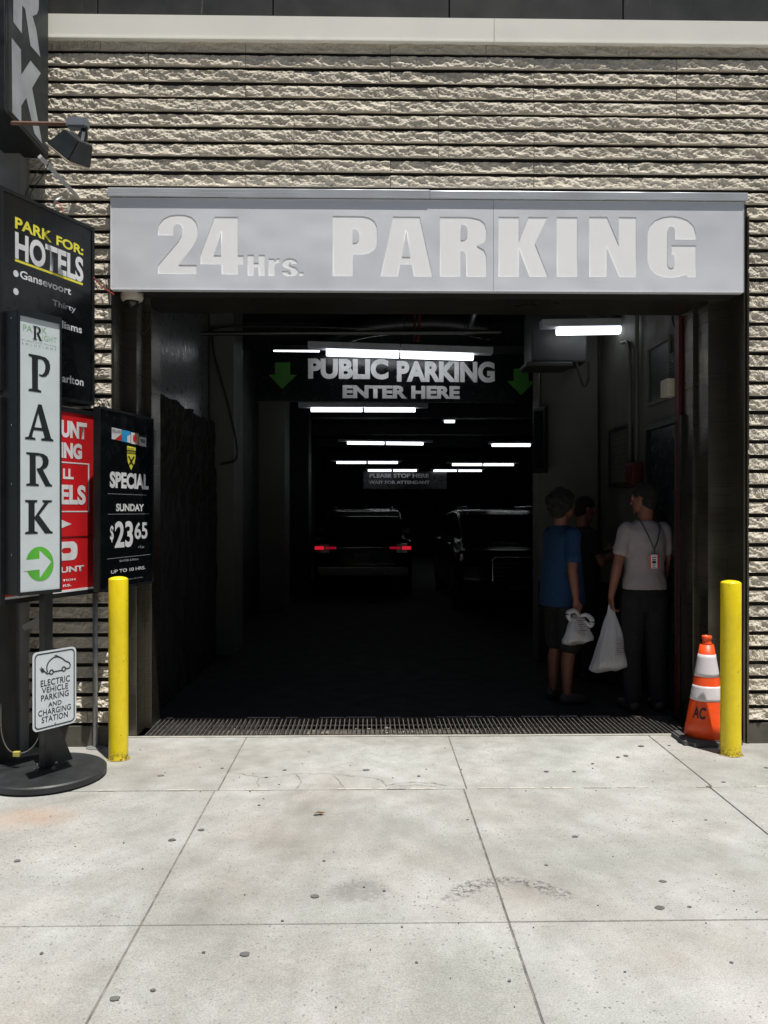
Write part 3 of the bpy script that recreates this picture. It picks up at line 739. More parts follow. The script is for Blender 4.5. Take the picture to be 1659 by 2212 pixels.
def z2(a, b): return (a*.3014/1.4756, (600+b*.3014)/1.4756)
def z3(a, b): return (a*.3014/1.4756, (950+b*.3014)/1.4756)
def z4(a, b): return (a*.3014/1.4756, (1450+b*.3014)/1.4756)
def z5(a, b): return (a*.3014/1.4756, (1950+b*.3014)/1.4756)
def W(f, pl, s, mat, par, lx, ly, rx, ry, off=.02, **k):
    a = f(lx, ly); b = f(rx, ry); return words(pl, s, M[mat], par, a[0], a[1], b[0], b[1], off, **k)
W(z2, hp, 'PARK', 'print_yellow', hs, 158, 420, 545, 462, .03)
W(z2, hp, 'FOR:', 'print_yellow', hs, 595, 598, 880, 615, .03)
W(z2, hp, 'HOTELS', 'print_white', hs, 158, 742, 880, 742, .035)
a0 = hp.uv(*z2(158, 768)); a1 = hp.uv(*z2(875, 1008))
obj('underline', plbox(hp, a0[0], a1[0], (a0[1]+a1[1])/2-.007, (a0[1]+a1[1])/2+.007, .0003, .0012), M['print_yellow'], hs)
W(z2, hp, 'Gansevoort', 'print_white', hs, 210, 950, 750, 1052, .02)
W(z2, hp, 'Thirty', 'print_grey', hs, 552, 1255, 800, 1252, .01)
W(z3, hp, 'liams', 'print_white', hs, 655, 318, 865, 298, .02)
W(z3, hp, 'arlton', 'print_white', hs, 655, 888, 882, 850, .02)
circ = lambda cx, cy, r, n=20: [(cx+r*math.cos(2*PI*k/n), cy+r*math.sin(2*PI*k/n)) for k in range(n)]
for by in (903, 1093):
    u, z_ = hp.uv(*z2(167, by)); me = shape_mesh([circ(u, z_, .020)]); Mx = hp.M(0, 0, .0012)
    for v_ in me.vertices: v_.co = Mx @ v_.co
    obj('bullet', me, M['print_white'], hs)
uR2 = hp.uv(212, 1100)[0]
rz1 = hp.uv(205, 890)[1]; rz0 = hp.uv(205, 1281)[1]
rs = sign_box('red_sign', 'red sign with white block letters mostly hidden behind the white PARK light box', hp, 0, uR2, rz0, rz1, .16, M['red_panel'], .03)
W(z3, hp, 'UNT', 'print_white', rs, 646, 1470, 917, 1325, .055)
W(z3, hp, 'ING', 'print_white', rs, 640, 1690, 865, 1545, .055)
W(z4, hp, 'LL', 'print_white', rs, 665, 253, 777, 150, .04)
W(z4, hp, 'ELS', 'print_white', rs, 635, 525, 905, 322, .045)
W(z4, hp, 'UNT', 'print_white', rs, 640, 1250, 887, 1165, .04)
W(z4, hp, 'TION', 'print_white', rs, 660, 1340, 797, 1303, .03)
W(z4, hp, 'RS.', 'print_white', rs, 665, 1398, 755, 1362, .03)
# outlined box, arrow, rounded O
bx = [z4(560, 60), z4(942, 92), z4(950, 605), z4(560, 600)]
q = [hp.uv(*p_) for p_ in bx]; ul = q[0][0]; ur = q[1][0]; zt = q[1][1]; zb_ = q[2][1]
bm = bmesh.new()
for a in ((ul, ur, zt-.008, zt), (ul, ur, zb_, zb_+.008), (ur-.010, ur, zb_+.008, zt-.008)): plbox(hp, a[0], a[1], a[2], a[3], .0003, .0012, bm=bm)
obj('box_outline', bm, M['print_white'], rs)
for pts in ([(590, 660), (590, 800), (755, 732)],):
    me = shape_mesh([[hp.uv(*z4(*q_)) for q_ in pts]]); Mx = hp.M(0, 0, .0012)
    for v_ in me.vertices: v_.co = Mx @ v_.co
    obj('arrow', me, M['print_white'], rs)
def rrect(u0, z0, u1, z1, r, n=6):
    out = []
    for cx, cz, a in ((u1-r, z1-r, 0), (u0+r, z1-r, 90), (u0+r, z0+r, 180), (u1-r, z0+r, 270)):
        for k in range(n+1): t = R(a+90*k/n); out.append((cx+r*math.cos(t), cz+r*math.sin(t)))
    return out
a0 = hp.uv(*z4(590, 1125)); a1 = hp.uv(*z4(817, 912))
me = shape_mesh([rrect(a0[0], a0[1], a1[0], a1[1], .045), rrect(a0[0]+.05, a0[1]+.045, a1[0]-.055, a1[1]-.04, .02)]); Mx = hp.M(0, 0, .0012)
for v_ in me.vertices: v_.co = Mx @ v_.co
obj('lettering', me, M['print_white'], rs)
sz = hp.uv(*z4(800, 862))[1]
obj('panel_seam', plbox(hp, .02, uR2-.03, sz-.0015, sz+.0015, .0005, .003), M['print_black'], rs)
sz = hp.uv(*z4(900, 1412))[1]
obj('white_strip', plbox(hp, .03, uR2-.031, rz0+.026, rz0+.045, .0005, .003), M['print_white'], rs)
# galvanised pole they hang on
bm = bmesh.new(); pc = onground(206, 1615)
tube(bm, [(pc.x, pc.y, 0), (pc.x, pc.y, rz0+.05)], .0165, 14); gp = obj('galvanised_pole', bm, M['galvanised'], label='thin galvanised pole under the red and black signs', cat='pole', smooth=True)
bm = bmesh.new(); lathe(bm, [(.06, .001), (.06, .006), (.02, .010), (.0, .010)], 20, (pc.x, pc.y, 0)); obj('base_flange', bm, M['galvanised'], gp)

# SPECIAL sign
sp_ = pl_px(213, -.27, 331, .44)
sW = sp_.W
sz1 = (sp_.uv(213, 876)[1]+sp_.uv(331, 905)[1])/2; sz0 = (sp_.uv(213, 1279)[1]+sp_.uv(331, 1259)[1])/2
ss = sign_box('price_sign', 'black price sign reading SPECIAL SUNDAY $23.65 behind the yellow bollard', sp_, 0, sW, sz0, sz1, .04, M['black_face'], .014)
W(z4, sp_, 'SPECIAL', 'print_white', ss, 1160, 348, 1570, 208, .045)
W(z4, sp_, 'SUNDAY', 'print_white', ss, 1226, 596, 1520, 520, .035)
W(z4, sp_, '$', 'print_white', ss, 1163, 925, 1200, 745, .015)
W(z4, sp_, '23', 'print_white', ss, 1213, 988, 1405, 698, .03)
W(z4, sp_, '65', 'print_white', ss, 1422, 893, 1558, 708, .022)
W(z4, sp_, '+Tax', 'print_grey', ss, 1457, 990, 1523, 957, .0)
W(z4, sp_, 'ENTER 6:00am', 'print_grey', ss, 1265, 1133, 1462, 1090, .0)
W(z4, sp_, 'UP TO 10 HRS.', 'print_white', ss, 1173, 1258, 1535, 1172, .012)
W(z4, sp_, ':00am Monday', 'print_grey', ss, 1330, 1328, 1510, 1285, .0)
bm = bmesh.new()
for yl, x0, x1 in ((405, 1137, 1550), (612, 1140, 1575), (1062, 1130, 1595)):
    a = sp_.uv(*z4(x0, yl)); b_ = sp_.uv(*z4(x1, yl+25)); plbox(sp_, a[0], b_[0], (a[1]+b_[1])/2-.001, (a[1]+b_[1])/2+.001, .0003, .0009, bm=bm)
obj('rule_line', bm, M['print_grey'], ss)
def quad(pl, pts, mat, par, t, name):
    me = shape_mesh([[pl.uv(*p_) for p_ in pts]]); Mx = pl.M(0, 0, t)
    for v_ in me.vertices: v_.co = Mx @ v_.co
    return obj(name, me, mat, par)
# payment stickers
for k, (x0, x1, yt0, yb0, cols) in enumerate([(1180, 1283, 1368, 1490, 'print_white print_red'), (1288, 1378, 1392, 1515, 'print_blue print_white'), (1384, 1464, 1418, 1538, 'print_white print_tan'), (1470, 1545, 1443, 1560, 'print_grey print_white')]):
    sh = (x1-x0)*.22
    c1, c2 = cols.split()
    st = quad(sp_, [z3(x0, yb0), z3(x1, yb0+sh), z3(x1, yt0+sh), z3(x0, yt0)], M[c1], ss, .0012, 'sticker')
    if k == 0: quad(sp_, [z3(x0+30, yb0+6), z3(x1-2, yb0+sh-3), z3(x1-2, yb0-50)], M[c2], st, .0019, 'print_patch')
    if k == 1: quad(sp_, [z3(x1-35, yb0+8), z3(x1, yb0+sh), z3(x1, yt0+sh+30), z3(x1-35, yt0+70)], M[c2], st, .0019, 'print_patch')
    if k == 2:
        quad(sp_, [z3(x0+40, yb0+9), z3(x1, yb0+sh), z3(x1, yt0+sh), z3(x0+40, yt0+9)], M[c2], st, .0019, 'print_patch')
        for dx_ in (0, 0): pass
        u, z_ = sp_.uv(*z3(x0+38, (yb0+yt0)/2+8)); me = shape_mesh([circ(u, z_, .026)]); Mx = sp_.M(0, 0, .0023)
        for v_ in me.vertices: v_.co = Mx @ v_.co
        obj('print_patch', me, M['print_red'], st)
    if k == 3: quad(sp_, [z3(x0, yt0+22), z3(x1, yt0+sh+22), z3(x1, yt0+sh), z3(x0, yt0)], M['print_black'], st, .0019, 'print_patch')
W(z3, sp_, 'DISCOVER', 'print_black', ss, 1185, 1420, 1275, 1400, .0, t=.0027)
W(z3, sp_, 'VISA', 'print_black', ss, 1482, 1528, 1535, 1497, .02, t=.0027)
# shield
sh_ = quad(sp_, [z3(1343, 1562), z3(1433, 1582), z3(1432, 1680), z3(1420, 1745), z3(1385, 1820), z3(1352, 1740), z3(1342, 1660)], M['print_yellow'], ss, .0012, 'shield')
W(z3, sp_, 'PARK', 'print_black', sh_, 1350, 1600, 1425, 1592, .0, t=.0018)
quad(sp_, [z3(1343, 1645), z3(1433, 1655), z3(1433, 1618), z3(1343, 1603)], M['print_black'], sh_, .0017, 'print_patch')
W(z3, sp_, 'RIGHT', 'print_yellow', sh_, 1347, 1640, 1430, 1628, .0, t=.0022)
for pts in ([(1350, 1670), (1362, 1664), (1412, 1765), (1398, 1775)], [(1410, 1672), (1424, 1680), (1372, 1770), (1360, 1758)]):
    quad(sp_, [z3(*q_) for q_ in pts], M['print_black'], sh_, .0018, 'print_patch')

# ---- stand with the white PARK light box
lp = pl_px(40, -.85, 131, -.61)
pc = lp.P(lp.W*.86, 0, -.085)
st = thing('sign_stand', 'black steel post stand on a thick round base plate carrying the PARK box', 'sign stand', (pc.x, pc.y, 0))
bc = onground(100, 1668, .03); 
bm = bmesh.new(); lathe(bm, [(0, .004), (.335, .004), (.345, .012), (.345, .042), (.335, .05), (0, .05)], 72, (bc.x, bc.y+.0, 0)); obj('base_plate', bm, M['lead'], st)
lz0 = (lp.uv(45, 1294)[1]+lp.uv(131, 1272)[1])/2; lz1 = (lp.uv(52, 668)[1]+lp.uv(131, 687)[1])/2
po = Pl((pc.x, pc.y), (pc.x+lp.d.x, pc.y+lp.d.y))
obj('post', plbox(po, -.028, .028, .05, lz0+.1, -.028, .028, .003), M['black_frame'], st)
bm = bmesh.new()
for a, b_ in (((.03, .05), (.16, .05)),):
    v = [po.P(.029, .05, -.004), po.P(.19, .05, -.004), po.P(.029, .42, -.004)]; v2 = [p_-po.n*-.008 for p_ in v]
    A_ = [bm.verts.new(p_) for p_ in v]; B_ = [bm.verts.new(p_) for p_ in v2]; bm.faces.new(A_); bm.faces.new(B_[::-1])
    for k in range(3): bm.faces.new((A_[k], A_[(k+1) % 3], B_[(k+1) % 3], B_[k]))
bmesh.ops.recalc_face_normals(bm, faces=bm.faces[:]); obj('gusset', bm, M['black_frame'], st)
bm = bmesh.new()
for a in ((.07, 0), (-.07, 0), (0, .07), (0, -.07)):
    c_ = po.P(a[0], .05, a[1]); lathe(bm, [(.0, 0), (.012, 0), (.012, .012), (0, .014)], 6, c_)
obj('anchor_bolt', bm, M['galvanised'], st)

lb = thing('park_light_box', 'tall narrow light box with PARK stacked in black letters over a green arrow', 'light box', tuple(lp.P(lp.W/2, lz0, -.2)))
obj('cabinet', plbox(lp, 0, lp.W, lz0, lz1, -.15, -.006, .008), M['black_frame'], lb)
pu0 = lp.uv(43, 1000)[0]; pu1 = lp.uv(128, 1000)[0]
# slightly buckled printed face
bm = bmesh.new(); nu, nv = 10, 60; g = []
for j in range(nv+1):
    row = []
    for i in range(nu+1):
        u = pu0-.004+(pu1-pu0+.006)*i/nu; z_ = lz0+.02+(lz1-lz0-.06)*j/nv
        row.append(bm.verts.new(lp.P(u, z_, .0010+.0006*noise.noise(Vector((u*3, z_*2.2, 1))))))
    g.append(row)
for j in range(nv):
    for i in range(nu): bm.faces.new((g[j][i], g[j][i+1], g[j+1][i+1], g[j+1][i]))
r_ = bmesh.ops.extrude_face_region(bm, geom=bm.faces[:])
for e_ in r_['geom']:
    if isinstance(e_, bmesh.types.BMVert): e_.co -= lp.n*.004
bmesh.ops.recalc_face_normals(bm, faces=bm.faces[:])
obj('face_panel', bm, M['white_panel'], lb, label='white printed face with black PARK letters', smooth=False)
bm = bmesh.new(); fw = pu0
plbox(lp, 0, pu0-.004, lz0, lz1, -.004, .010, bm=bm); plbox(lp, pu1+.002, lp.W, lz0, lz1, -.004, .010, bm=bm)
plbox(lp, pu0-.004, pu1+.002, lz1-.04, lz1, -.004, .0095, bm=bm); plbox(lp, pu0-.004, pu1+.002, lz0, lz0+.02, -.004, .0095, bm=bm)
obj('frame', bm, M['black_frame'], lb)
bm = bmesh.new()
for py in (1010, 1353, 1542, 1770):
    p_ = lp.P(-.001, lp.uv(40, py/1.4756)[1], -.06); lathe(bm, [(0, 0), (.006, .0), (.005, .003), (0, .004)], 10)
    for v_ in list(bm.verts)[-(10*2+2):]: v_.co = p_ + Matrix.Rotation(R(90), 3, 'Y') @ v_.co*-1
obj('screw', bm, M['galvanised'], lb)
Gs = {
 'P': [[(0, 0), (.58, 0), (.58, .05), (.43, .08), (.43, .90), (.6, .91), (.70, .87), (.77, .78), (.77, .68), (.73, .57), (.62, .49), (.48, .5), (.48, .46), (.6, .43), (.78, .45), (.93, .55), (1, .68), (1, .8), (.93, .91), (.78, .98), (.5, 1), (0, 1), (0, .95), (.15, .92), (.16, .08), (0, .05)]],
 'A': [[(0, 0), (.36, 0), (.36, .05), (.24, .08), (.30, .27), (.62, .27), (.69, .08), (.56, .05), (.56, 0), (1, 0), (1, .05), (.92, .08), (.58, 1), (.46, 1), (.12, .08), (0, .05)], [(.33, .35), (.59, .35), (.46, .75)]],
 'R': [[(0, 0), (.48, 0), (.48, .05), (.37, .08), (.36, .91), (.5, .92), (.60, .87), (.64, .75), (.61, .63), (.52, .55), (.40, .53), (.40, .49), (.74, 0), (1, 0), (1, .05), (.93, .07), (.64, .5), (.78, .57), (.86, .68), (.87, .8), (.81, .91), (.66, .98), (.45, 1), (0, 1), (0, .95), (.13, .92), (.13, .08), (0, .05)]],
 'K': [[(0, 0), (.45, 0), (.45, .05), (.34, .08), (.34, .44), (.72, 0), (1, 0), (1, .05), (.93, .07), (.5, .55), (.85, .93), (.97, .95), (.97, 1), (.62, 1), (.62, .95), (.70, .92), (.34, .5), (.34, .92), (.44, .95), (.44, 1), (0, 1), (0, .95), (.12, .92), (.12, .08), (0, .05)]],
}
def G(f, pl, ch, mat, par, lx, ly, rx, ry, t=.0022):
    a = f(lx, ly); b = f(rx, ry); return glyph(pl, Gs[ch], M[mat], par, (a[0], a[1], b[0], b[1]), t)
G(z3, lp, 'P', 'print_black', lb, 300, 982, 528, 630)
G(z3, lp, 'A', 'print_black', lb, 262, 1492, 562, 1143)
G(z3, lp, 'R', 'print_black', lb, 275, 1985, 548, 1648)
G(z4, lp, 'K', 'print_black', lb, 263, 838, 555, 480)
ell = [z4(418+146*math.cos(2*PI*k/48), 1152+181*math.sin(2*PI*k/48)) for k in range(48)]
o = quad(lp, ell, M['print_green'], lb, .0022, 'arrow_disc')
quad(lp, [z4(250, 1114), z4(414, 1100), z4(414, 1010), z4(540, 1130), z4(418, 1303), z4(416, 1212), z4(250, 1230)], M['white_panel'], o, .0027, 'arrow')
def line_left(s_, mat, x0, yb, x1, yt, off, **k):      # both heights read at the line's left end
    a = lp.uv(*z3(x0, yb)); c_ = lp.uv(*z3(x0, yt)); b = lp.uv(*z3(x1, yb))
    return obj('lettering', fit(text_mesh(s_, off, **k), a[0], b[0], a[1], c_[1], lp.M(0, 0, .0022)), M[mat], lb)
line_left('PA', 'print_pale_green', 240, 338, 338, 275, -.005)
line_left('K', 'print_pale_green', 440, 366, 493, 303, -.005)
a = lp.uv(*z3(343, 435)); c_ = lp.uv(*z3(343, 290)); b_ = lp.uv(*z3(443, 400))
me = shape_mesh([[(a[0]+x*(b_[0]-a[0]), a[1]+y*(c_[1]-a[1])) for x, y in c] for c in Gs['R']]); me.transform(lp.M(0, 0, .0027))
obj('lettering', me, M['print_black'], lb)
line_left('IGHT', 'print_pale_green', 447, 444, 597, 388, -.005)
line_left('Professional Parking', 'print_black', 230, 450, 592, 432, -.01, sp=1.15)
line_left('SOLUTIONS', 'print_black', 230, 484, 592, 466, -.01, sp=2.0)

# ---- electric vehicle sign
ep = pl_px(70, -.90, 164, -.66)
eu1 = ep.W; ez0 = (ep.uv(72, 1584)[1]+ep.uv(160, 1560)[1])/2; ez1 = (ep.uv(76, 1412)[1]+ep.uv(163, 1396)[1])/2
ez0 = ep.uv(116, 1572)[1]; ez1 = ep.uv(118, 1403)[1]
es_ = thing('charging_sign', 'small white metal sign ELECTRIC VEHICLE PARKING AND CHARGING STATION low on the post', 'sign', tuple(ep.P(eu1/2, ez0)))
def eshape(name, cs, mat, par, t, ex=0):
    me = shape_mesh(cs, ex); Mx = ep.M(0, 0, t)
    for v_ in me.vertices: v_.co = Mx @ v_.co
    return obj(name, me, mat, par)
plate = eshape('plate', [rrect(0, ez0, eu1, ez1, .03)], M['white_panel'], es_, 0, .0015)
g_ = .011; eshape('border', [rrect(g_, ez0+g_, eu1-g_, ez1-g_, .026), rrect(g_+.007, ez0+g_+.007, eu1-g_-.007, ez1-g_-.007, .02)], M['print_black'], plate, .0025)
for s_, x0, y0, x1, y1 in (('ELECTRIC', 427, 797, 738, 668), ('VEHICLE', 440, 868, 718, 750), ('PARKING', 432, 950, 724, 823), ('AND', 508, 1008, 648, 928), ('CHARGING', 402, 1112, 747, 970), ('STATION', 438, 1180, 715, 1050)):
    # text lines run level on the plate: use the mean height of both ends
    a = ep.uv(*z5(x0, y0)); b_ = ep.uv(*z5(x1, y1))
    obj('lettering', fit(text_mesh(s_, .012, 1.05), a[0], b_[0], a[1], b_[1], ep.M(0, 0, .0025)), M['print_black'], plate)
def stroke(pts, wd):       # outline around a poly-line
    L_, R_2 = [], []
    for i, p_ in enumerate(pts):
        a = Vector(pts[max(i-1, 0)]); b = Vector(pts[min(i+1, len(pts)-1)]); d = (b-a).normalized(); n = Vector((-d.y, d.x))*wd
        L_.append((p_[0]+n.x, p_[1]+n.y)); R_2.append((p_[0]-n.x, p_[1]-n.y))
    return L_+R_2[::-1]
def eu(a, b): return ep.uv(*z5(a, b))
body = [(500, 640), (492, 590), (510, 535), (555, 490), (600, 475), (650, 490), (690, 520), (725, 535), (740, 560), (730, 592), (695, 602)]
cp = [tuple(p_)[:2] for p_ in curve_pts([(*eu(*q_), 0) for q_ in body], 5)]
eshape('symbol', [stroke(cp, .0035)], M['print_black'], plate, .0026)
eshape('symbol', [stroke([eu(560, 636), eu(650, 618)], .0035)], M['print_black'], plate, .0028)
for q_ in ((541, 637), (671, 604)):
    c_ = eu(*q_); eshape('symbol', [circ(*c_, .0155), circ(*c_, .0085)], M['print_black'], plate, .0030)
cp = [tuple(p_)[:2] for p_ in curve_pts([(*eu(*q_), 0) for q_ in [(520, 650), (495, 655), (480, 640), (460, 628)]], 5)]
eshape('symbol', [stroke(cp, .0035)], M['print_black'], plate, .0027)
eshape('symbol', [[eu(*q_) for q_ in [(425, 622), (452, 595), (470, 625), (462, 640), (440, 645)]]], M['print_black'], plate, .0029)
for q1, q2 in (((418, 600), (436, 622)), ((430, 586), (448, 608)), ((585, 460), (625, 475)), ((598, 455), (600, 480))): eshape('symbol', [stroke([eu(*q1), eu(*q2)], .0022)], M['print_black'], plate, .0031)
bm = bmesh.new()
for z_ in (ez0+.03, ez1-.03):
    c_ = ep.P(eu1*.5, z_, .002); r0 = len(bm.verts); lathe(bm, [(0, 0), (.006, 0), (.004, .003), (0, .004)], 10)
    RM = ep.M(); RM.translation = (0, 0, 0)
    for v_ in list(bm.verts)[r0:]: v_.co = c_ + RM @ v_.co
obj('bolt', bm, M['galvanised'], es_)
obj('clamp', plbox(ep, eu1*.5-.03, eu1*.5+.03, ez0+.05, ez0+.09, -.12, -.003), M['black_frame'], es_)

# cable with yellow connector and a scrap of tape behind the stand
bm = bmesh.new(); tube(bm, curve_pts([at(2, 1520, -.62), at(3, 1580, -.62), at(15, 1615, -.62), at(35, 1627, -.62), at(60, 1622, -.6), at(80, 1600, -.58), at(90, 1560, -.56), at(92, 1500, -.55)]), .0035, 6)
lc = obj('hanging_cable', bm, simple('grey_cable', (.12, .12, .10), .5), label='thin looping cable with a yellow connector low at the left edge', cat='cable')
c_ = at(36, 1628, -.62); obj('connector', bbox(c_-Vector((.02, .012, .018)), c_+Vector((.02, .012, .014)), .004), simple('yellow_connector', (.45, .40, .08), .5), lc)
tp = Pl((X(68, -.52), -.52), (X(135, -.42), -.42))
quad(tp, [z5(228, 145), z5(375, 70), z5(432, 55), z5(436, 115), z5(400, 130), z5(255, 202)], simple('tape', (.22, .22, .21), .4), None, .0, 'tape_strip')
o = bpy.data.objects['tape_strip']; o['label'] = 'scrap of pale tape hanging behind the post above the electric vehicle sign'; o['category'] = 'tape'
md = o.modifiers.new('t', 'SOLIDIFY'); md.thickness = .001
# ================================================================ BOLLARDS, CONE
def bollard(px, pyb, pyt, wpx, label):
    p = onground(px, pyb); r = wpx/2/F*(p.y+5.57+.06); p.y += r
    top = Z(pyt, p.y, px)
    t = thing('bollard', label, 'bollard', (p.x, p.y, 0), 'yellow steel bollards flanking the garage opening')
    bm = bmesh.new(); prof = [(r*1.01, -.02)] + [(r, z_) for z_ in (.02, .3, .6, .9, top-.02)]
    for k in range(1, 9): a = k/8*PI/2; prof.append((r*math.cos(a) if k < 8 else 0, top-.02+.02*math.sin(a)))
    lathe(bm, prof, 40, (p.x, p.y, 0)); obj('post', bm, M['yellow'], t, smooth=True)
    bm = bmesh.new(); random.seed(int(px))
    for k in range(26):
        a = k/26*2*PI; c_ = Vector((p.x+(r+.003)*math.cos(a), p.y+(r+.003)*math.sin(a), .002)); s = random.uniform(.004, .011)
        box(bm, c_-Vector((s, s*.7, .004)), c_+Vector((s, s*.7, random.uniform(.001, .006))))
    obj('grout_ring', bm, simple('yellow_grout', (.35, .28, .08), .9, scale=50, var=.5), t)
    return t
bollard(249.5, 1646, 1245, 41, 'yellow steel bollard at the left jamb, before the black price sign')
bollard(1588, 1636, 1253, 43, 'yellow steel bollard at the right jamb, just right of the traffic cone')
cy = .07; cp_ = Vector((X(1527, cy), cy, 0)); cH = Z(1373, cy, 1523)
cn = thing('traffic_cone', 'orange traffic cone with two white bands beside the right bollard', 'traffic cone', tuple(cp_))
def rr(z_): return .0355+(.152-.0355)*((cH-z_)/(cH-.04))**1.0
def ring_sec(bm, z0, z1, dr=0, n=4):
    prof = [(rr(z0+(z1-z0)*k/n)+dr, z0+(z1-z0)*k/n) for k in range(n+1)]
    lathe(bm, prof, 48, cp_)
zc = [Z(p_, cy, 1523) for p_ in (1591, 1509, 1478, 1459, 1412, 1388)]
def shellcone(z0, z1, dr, name, mat):
    bm = bmesh.new(); prof = [(rr(z0)-.006, z0)]+[(rr(z0+(z1-z0)*k/6)+dr, z0+(z1-z0)*k/6) for k in range(7)]+[(rr(z1)-.006, z1)]
    lathe(bm, prof, 48, cp_); return obj(name, bm, mat, cn, smooth=False)
def sm(o):
    for p_ in o.data.polygons: p_.use_smooth = abs(p_.normal.z) < .8
    return o
sm(shellcone(.035, cH-.06, 0, 'cone_body', M['orange']))
bm = bmesh.new(); lathe(bm, [(.034, cH-.062), (.036, cH-.058), (.030, cH-.045), (.029, cH-.03), (.034, cH-.022), (.034, cH-.003), (.030, cH), (.022, cH), (.022, cH-.03), (0, cH-.03)], 40, cp_); sm(obj('cone_tip', bm, M['orange'], cn))
m, nt, b = newmat('torn_reflective'); v = pos(nt)
tear = ramp(nt, nz(nt, pos(nt, (1, 1, 2.2)), 11, 3, .6), [(.485, 0), (.495, 1), (.505, 1), (.515, 0)])
gate = ramp(nt, nz(nt, v, 5, 2), [(.5, 0), (.56, 1)])
nt.links.new(mixc(nt, mth(nt, 'MULTIPLY', tear, gate), (.64, .61, .64), (.20, .18, .18)), b.inputs['Base Color']); b.inputs['Roughness'].default_value = .4
bump(nt, b, nz(nt, v, 40, 4), .3, .003)
sm(shellcone(zc[3], zc[4], .0016, 'white_band', m)); sm(shellcone(zc[1], zc[2], .0016, 'white_band', M['cone_white']))
fp = bmesh.new()
bz_ = [(-.21, -.19), (.19, -.19), (.19, .19), (-.21, .19)]
box(fp, (cp_.x-.205, cp_.y-.175, .004), (cp_.x+.195, cp_.y+.17, .042))
bmesh.ops.bevel(fp, geom=[e for e in fp.edges if abs((e.verts[0].co-e.verts[1].co).normalized().z) > .9], offset=.05, segments=5, affect='EDGES')
bmesh.ops.bevel(fp, geom=[e for e in fp.edges if e.calc_face_angle(0) > .8 and e.verts[0].co.z > .03 and e.verts[1].co.z > .03], offset=.012, segments=3, affect='EDGES')
obj('base', fp, M['rubber'], cn, smooth=False)
# stencilled letters, bent round the cone
def wrap(s_, ang, z0, z1, wd, off):
    me = text_mesh(s_, off); bm = bmesh.new(); bm.from_mesh(me); bmesh.ops.triangulate(bm, faces=bm.faces[:])
    bmesh.ops.subdivide_edges(bm, edges=bm.edges[:], cuts=3, use_grid_fill=True); bm.to_mesh(me); bm.free()
    fit(me, 0, wd, z0, z1, Matrix.Identity(4))
    for v_ in me.vertices:
        z_ = v_.co.y; r_ = rr(z_)+.0022; a = ang+v_.co.x/r_; v_.co = cp_+Vector((r_*math.cos(a), r_*math.sin(a), z_))
    return me
zl0, zl1 = Z(1557, cy-.14, 1500), Z(1532, cy-.14, 1500)
obj('lettering', wrap('AC', R(204), zl0, zl1, .088, .03), M['print_black'], cn)

# ================================================================ DOME CAMERA
dc = at(285, 636, .06)
t = thing('dome_camera', 'cream dome security camera under the left end of the steel fascia', 'camera', (dc.x, dc.y, SOF))
z_ = SOF-.001
bm = bmesh.new(); lathe(bm, [(.0, z_), (.062, z_), (.074, z_-.01), (.075, z_-.045), (.066, z_-.062), (.05, z_-.066), (.0, z_-.066)], 36, (dc.x, dc.y, 0)); obj('housing', bm, M['bone'], t, smooth=True)
bm = bmesh.new(); lathe(bm, [(.05*math.cos(k/8*PI/2) if k < 8 else 0, z_-.066-.048*math.sin(k/8*PI/2)) for k in range(9)], 32, (dc.x, dc.y, 0)); obj('dome', bm, M['smoked'], t, smooth=True)
bm = bmesh.new(); tube(bm, curve_pts([at(327, 640, .3), at(325, 690, .3), at(316, 715, .3), at(302, 722, .3)]), .004, 6); obj('hanging_cable', bm, M['cable'], label='thin black cable curling below the dome camera at the left jamb', cat='cable')

# ================================================================ CEILING LIGHTS
def clight(label, y, pxs, py, bx0, bx1, lens=2, tilt=0.0, hh=.11):
    """pxs: outer ends of the lit covers, py their centre height"""
    z_ = Z(py, y, (pxs[0]+pxs[1])/2); x0, x1 = X(pxs[0], y), X(pxs[1], y); b0, b1 = X(bx0, y), X(bx1, y)
    t = thing('ceiling_light', label, 'ceiling light', ((b0+b1)/2, y, z_), 'fluorescent fittings hung from the garage ceiling')
    cx = (b0+b1)/2
    rot = Matrix.Translation((cx, y, z_)) @ Matrix.Rotation(tilt, 4, 'Y') @ Matrix.Translation((-cx, -y, -z_))
    gap = max(.02, 4.5/F*(y+5.57)); L = (x1-x0-gap*(lens-1))/lens; th = .024 if y > 6 else .03
    def tr(bm): bm.transform(rot); return bm
    if lens == 2:
        mid = (x0+x1)/2
        for a, b_ in ((b0, mid-.004), (mid+.004, b1)): obj('housing', tr(bbox((a, y-.07, z_+.036), (b_, y+.07, z_+hh), .008)), M['fixture'], t)
    else: obj('housing', tr(bbox((b0, y-.07, z_+.036), (b1, y+.07, z_+hh), .008)), M['fixture'], t)
    for k in range(lens):
        a = x0+k*(L+gap)
        bm = bmesh.new(); box(bm, (a, y-.05, z_-th), (a+L, y+.05, z_+th)); bmesh.ops.bevel(bm, geom=[e for e in bm.edges if abs((e.verts[0].co-e.verts[1].co).normalized().x) > .9 and e.verts[0].co.z < z_], offset=.014, segments=3, affect='EDGES')
        obj('lit_cover', tr(bm), M['tube'], t)
    bm = bmesh.new()
    for a in (b0+.15*(b1-b0), b1-.15*(b1-b0)): tube(bm, [(a, y, z_+hh-.01), (a, y, CZ)], .003, 5)
    obj('hanger', bm, M['cable'], t)
    return t
clight('nearest double fluorescent light hanging right before the PUBLIC PARKING sign', 3.35, (705, 1022), 767, 665, 1063, tilt=.028)
clight('double fluorescent light just below the PUBLIC PARKING sign', 7.0, (672, 897), 886, 645, 925)
clight('double fluorescent light, third from the front over the left lane', 11.6, (750, 914), 958, 730, 935, tilt=.01, hh=.08)
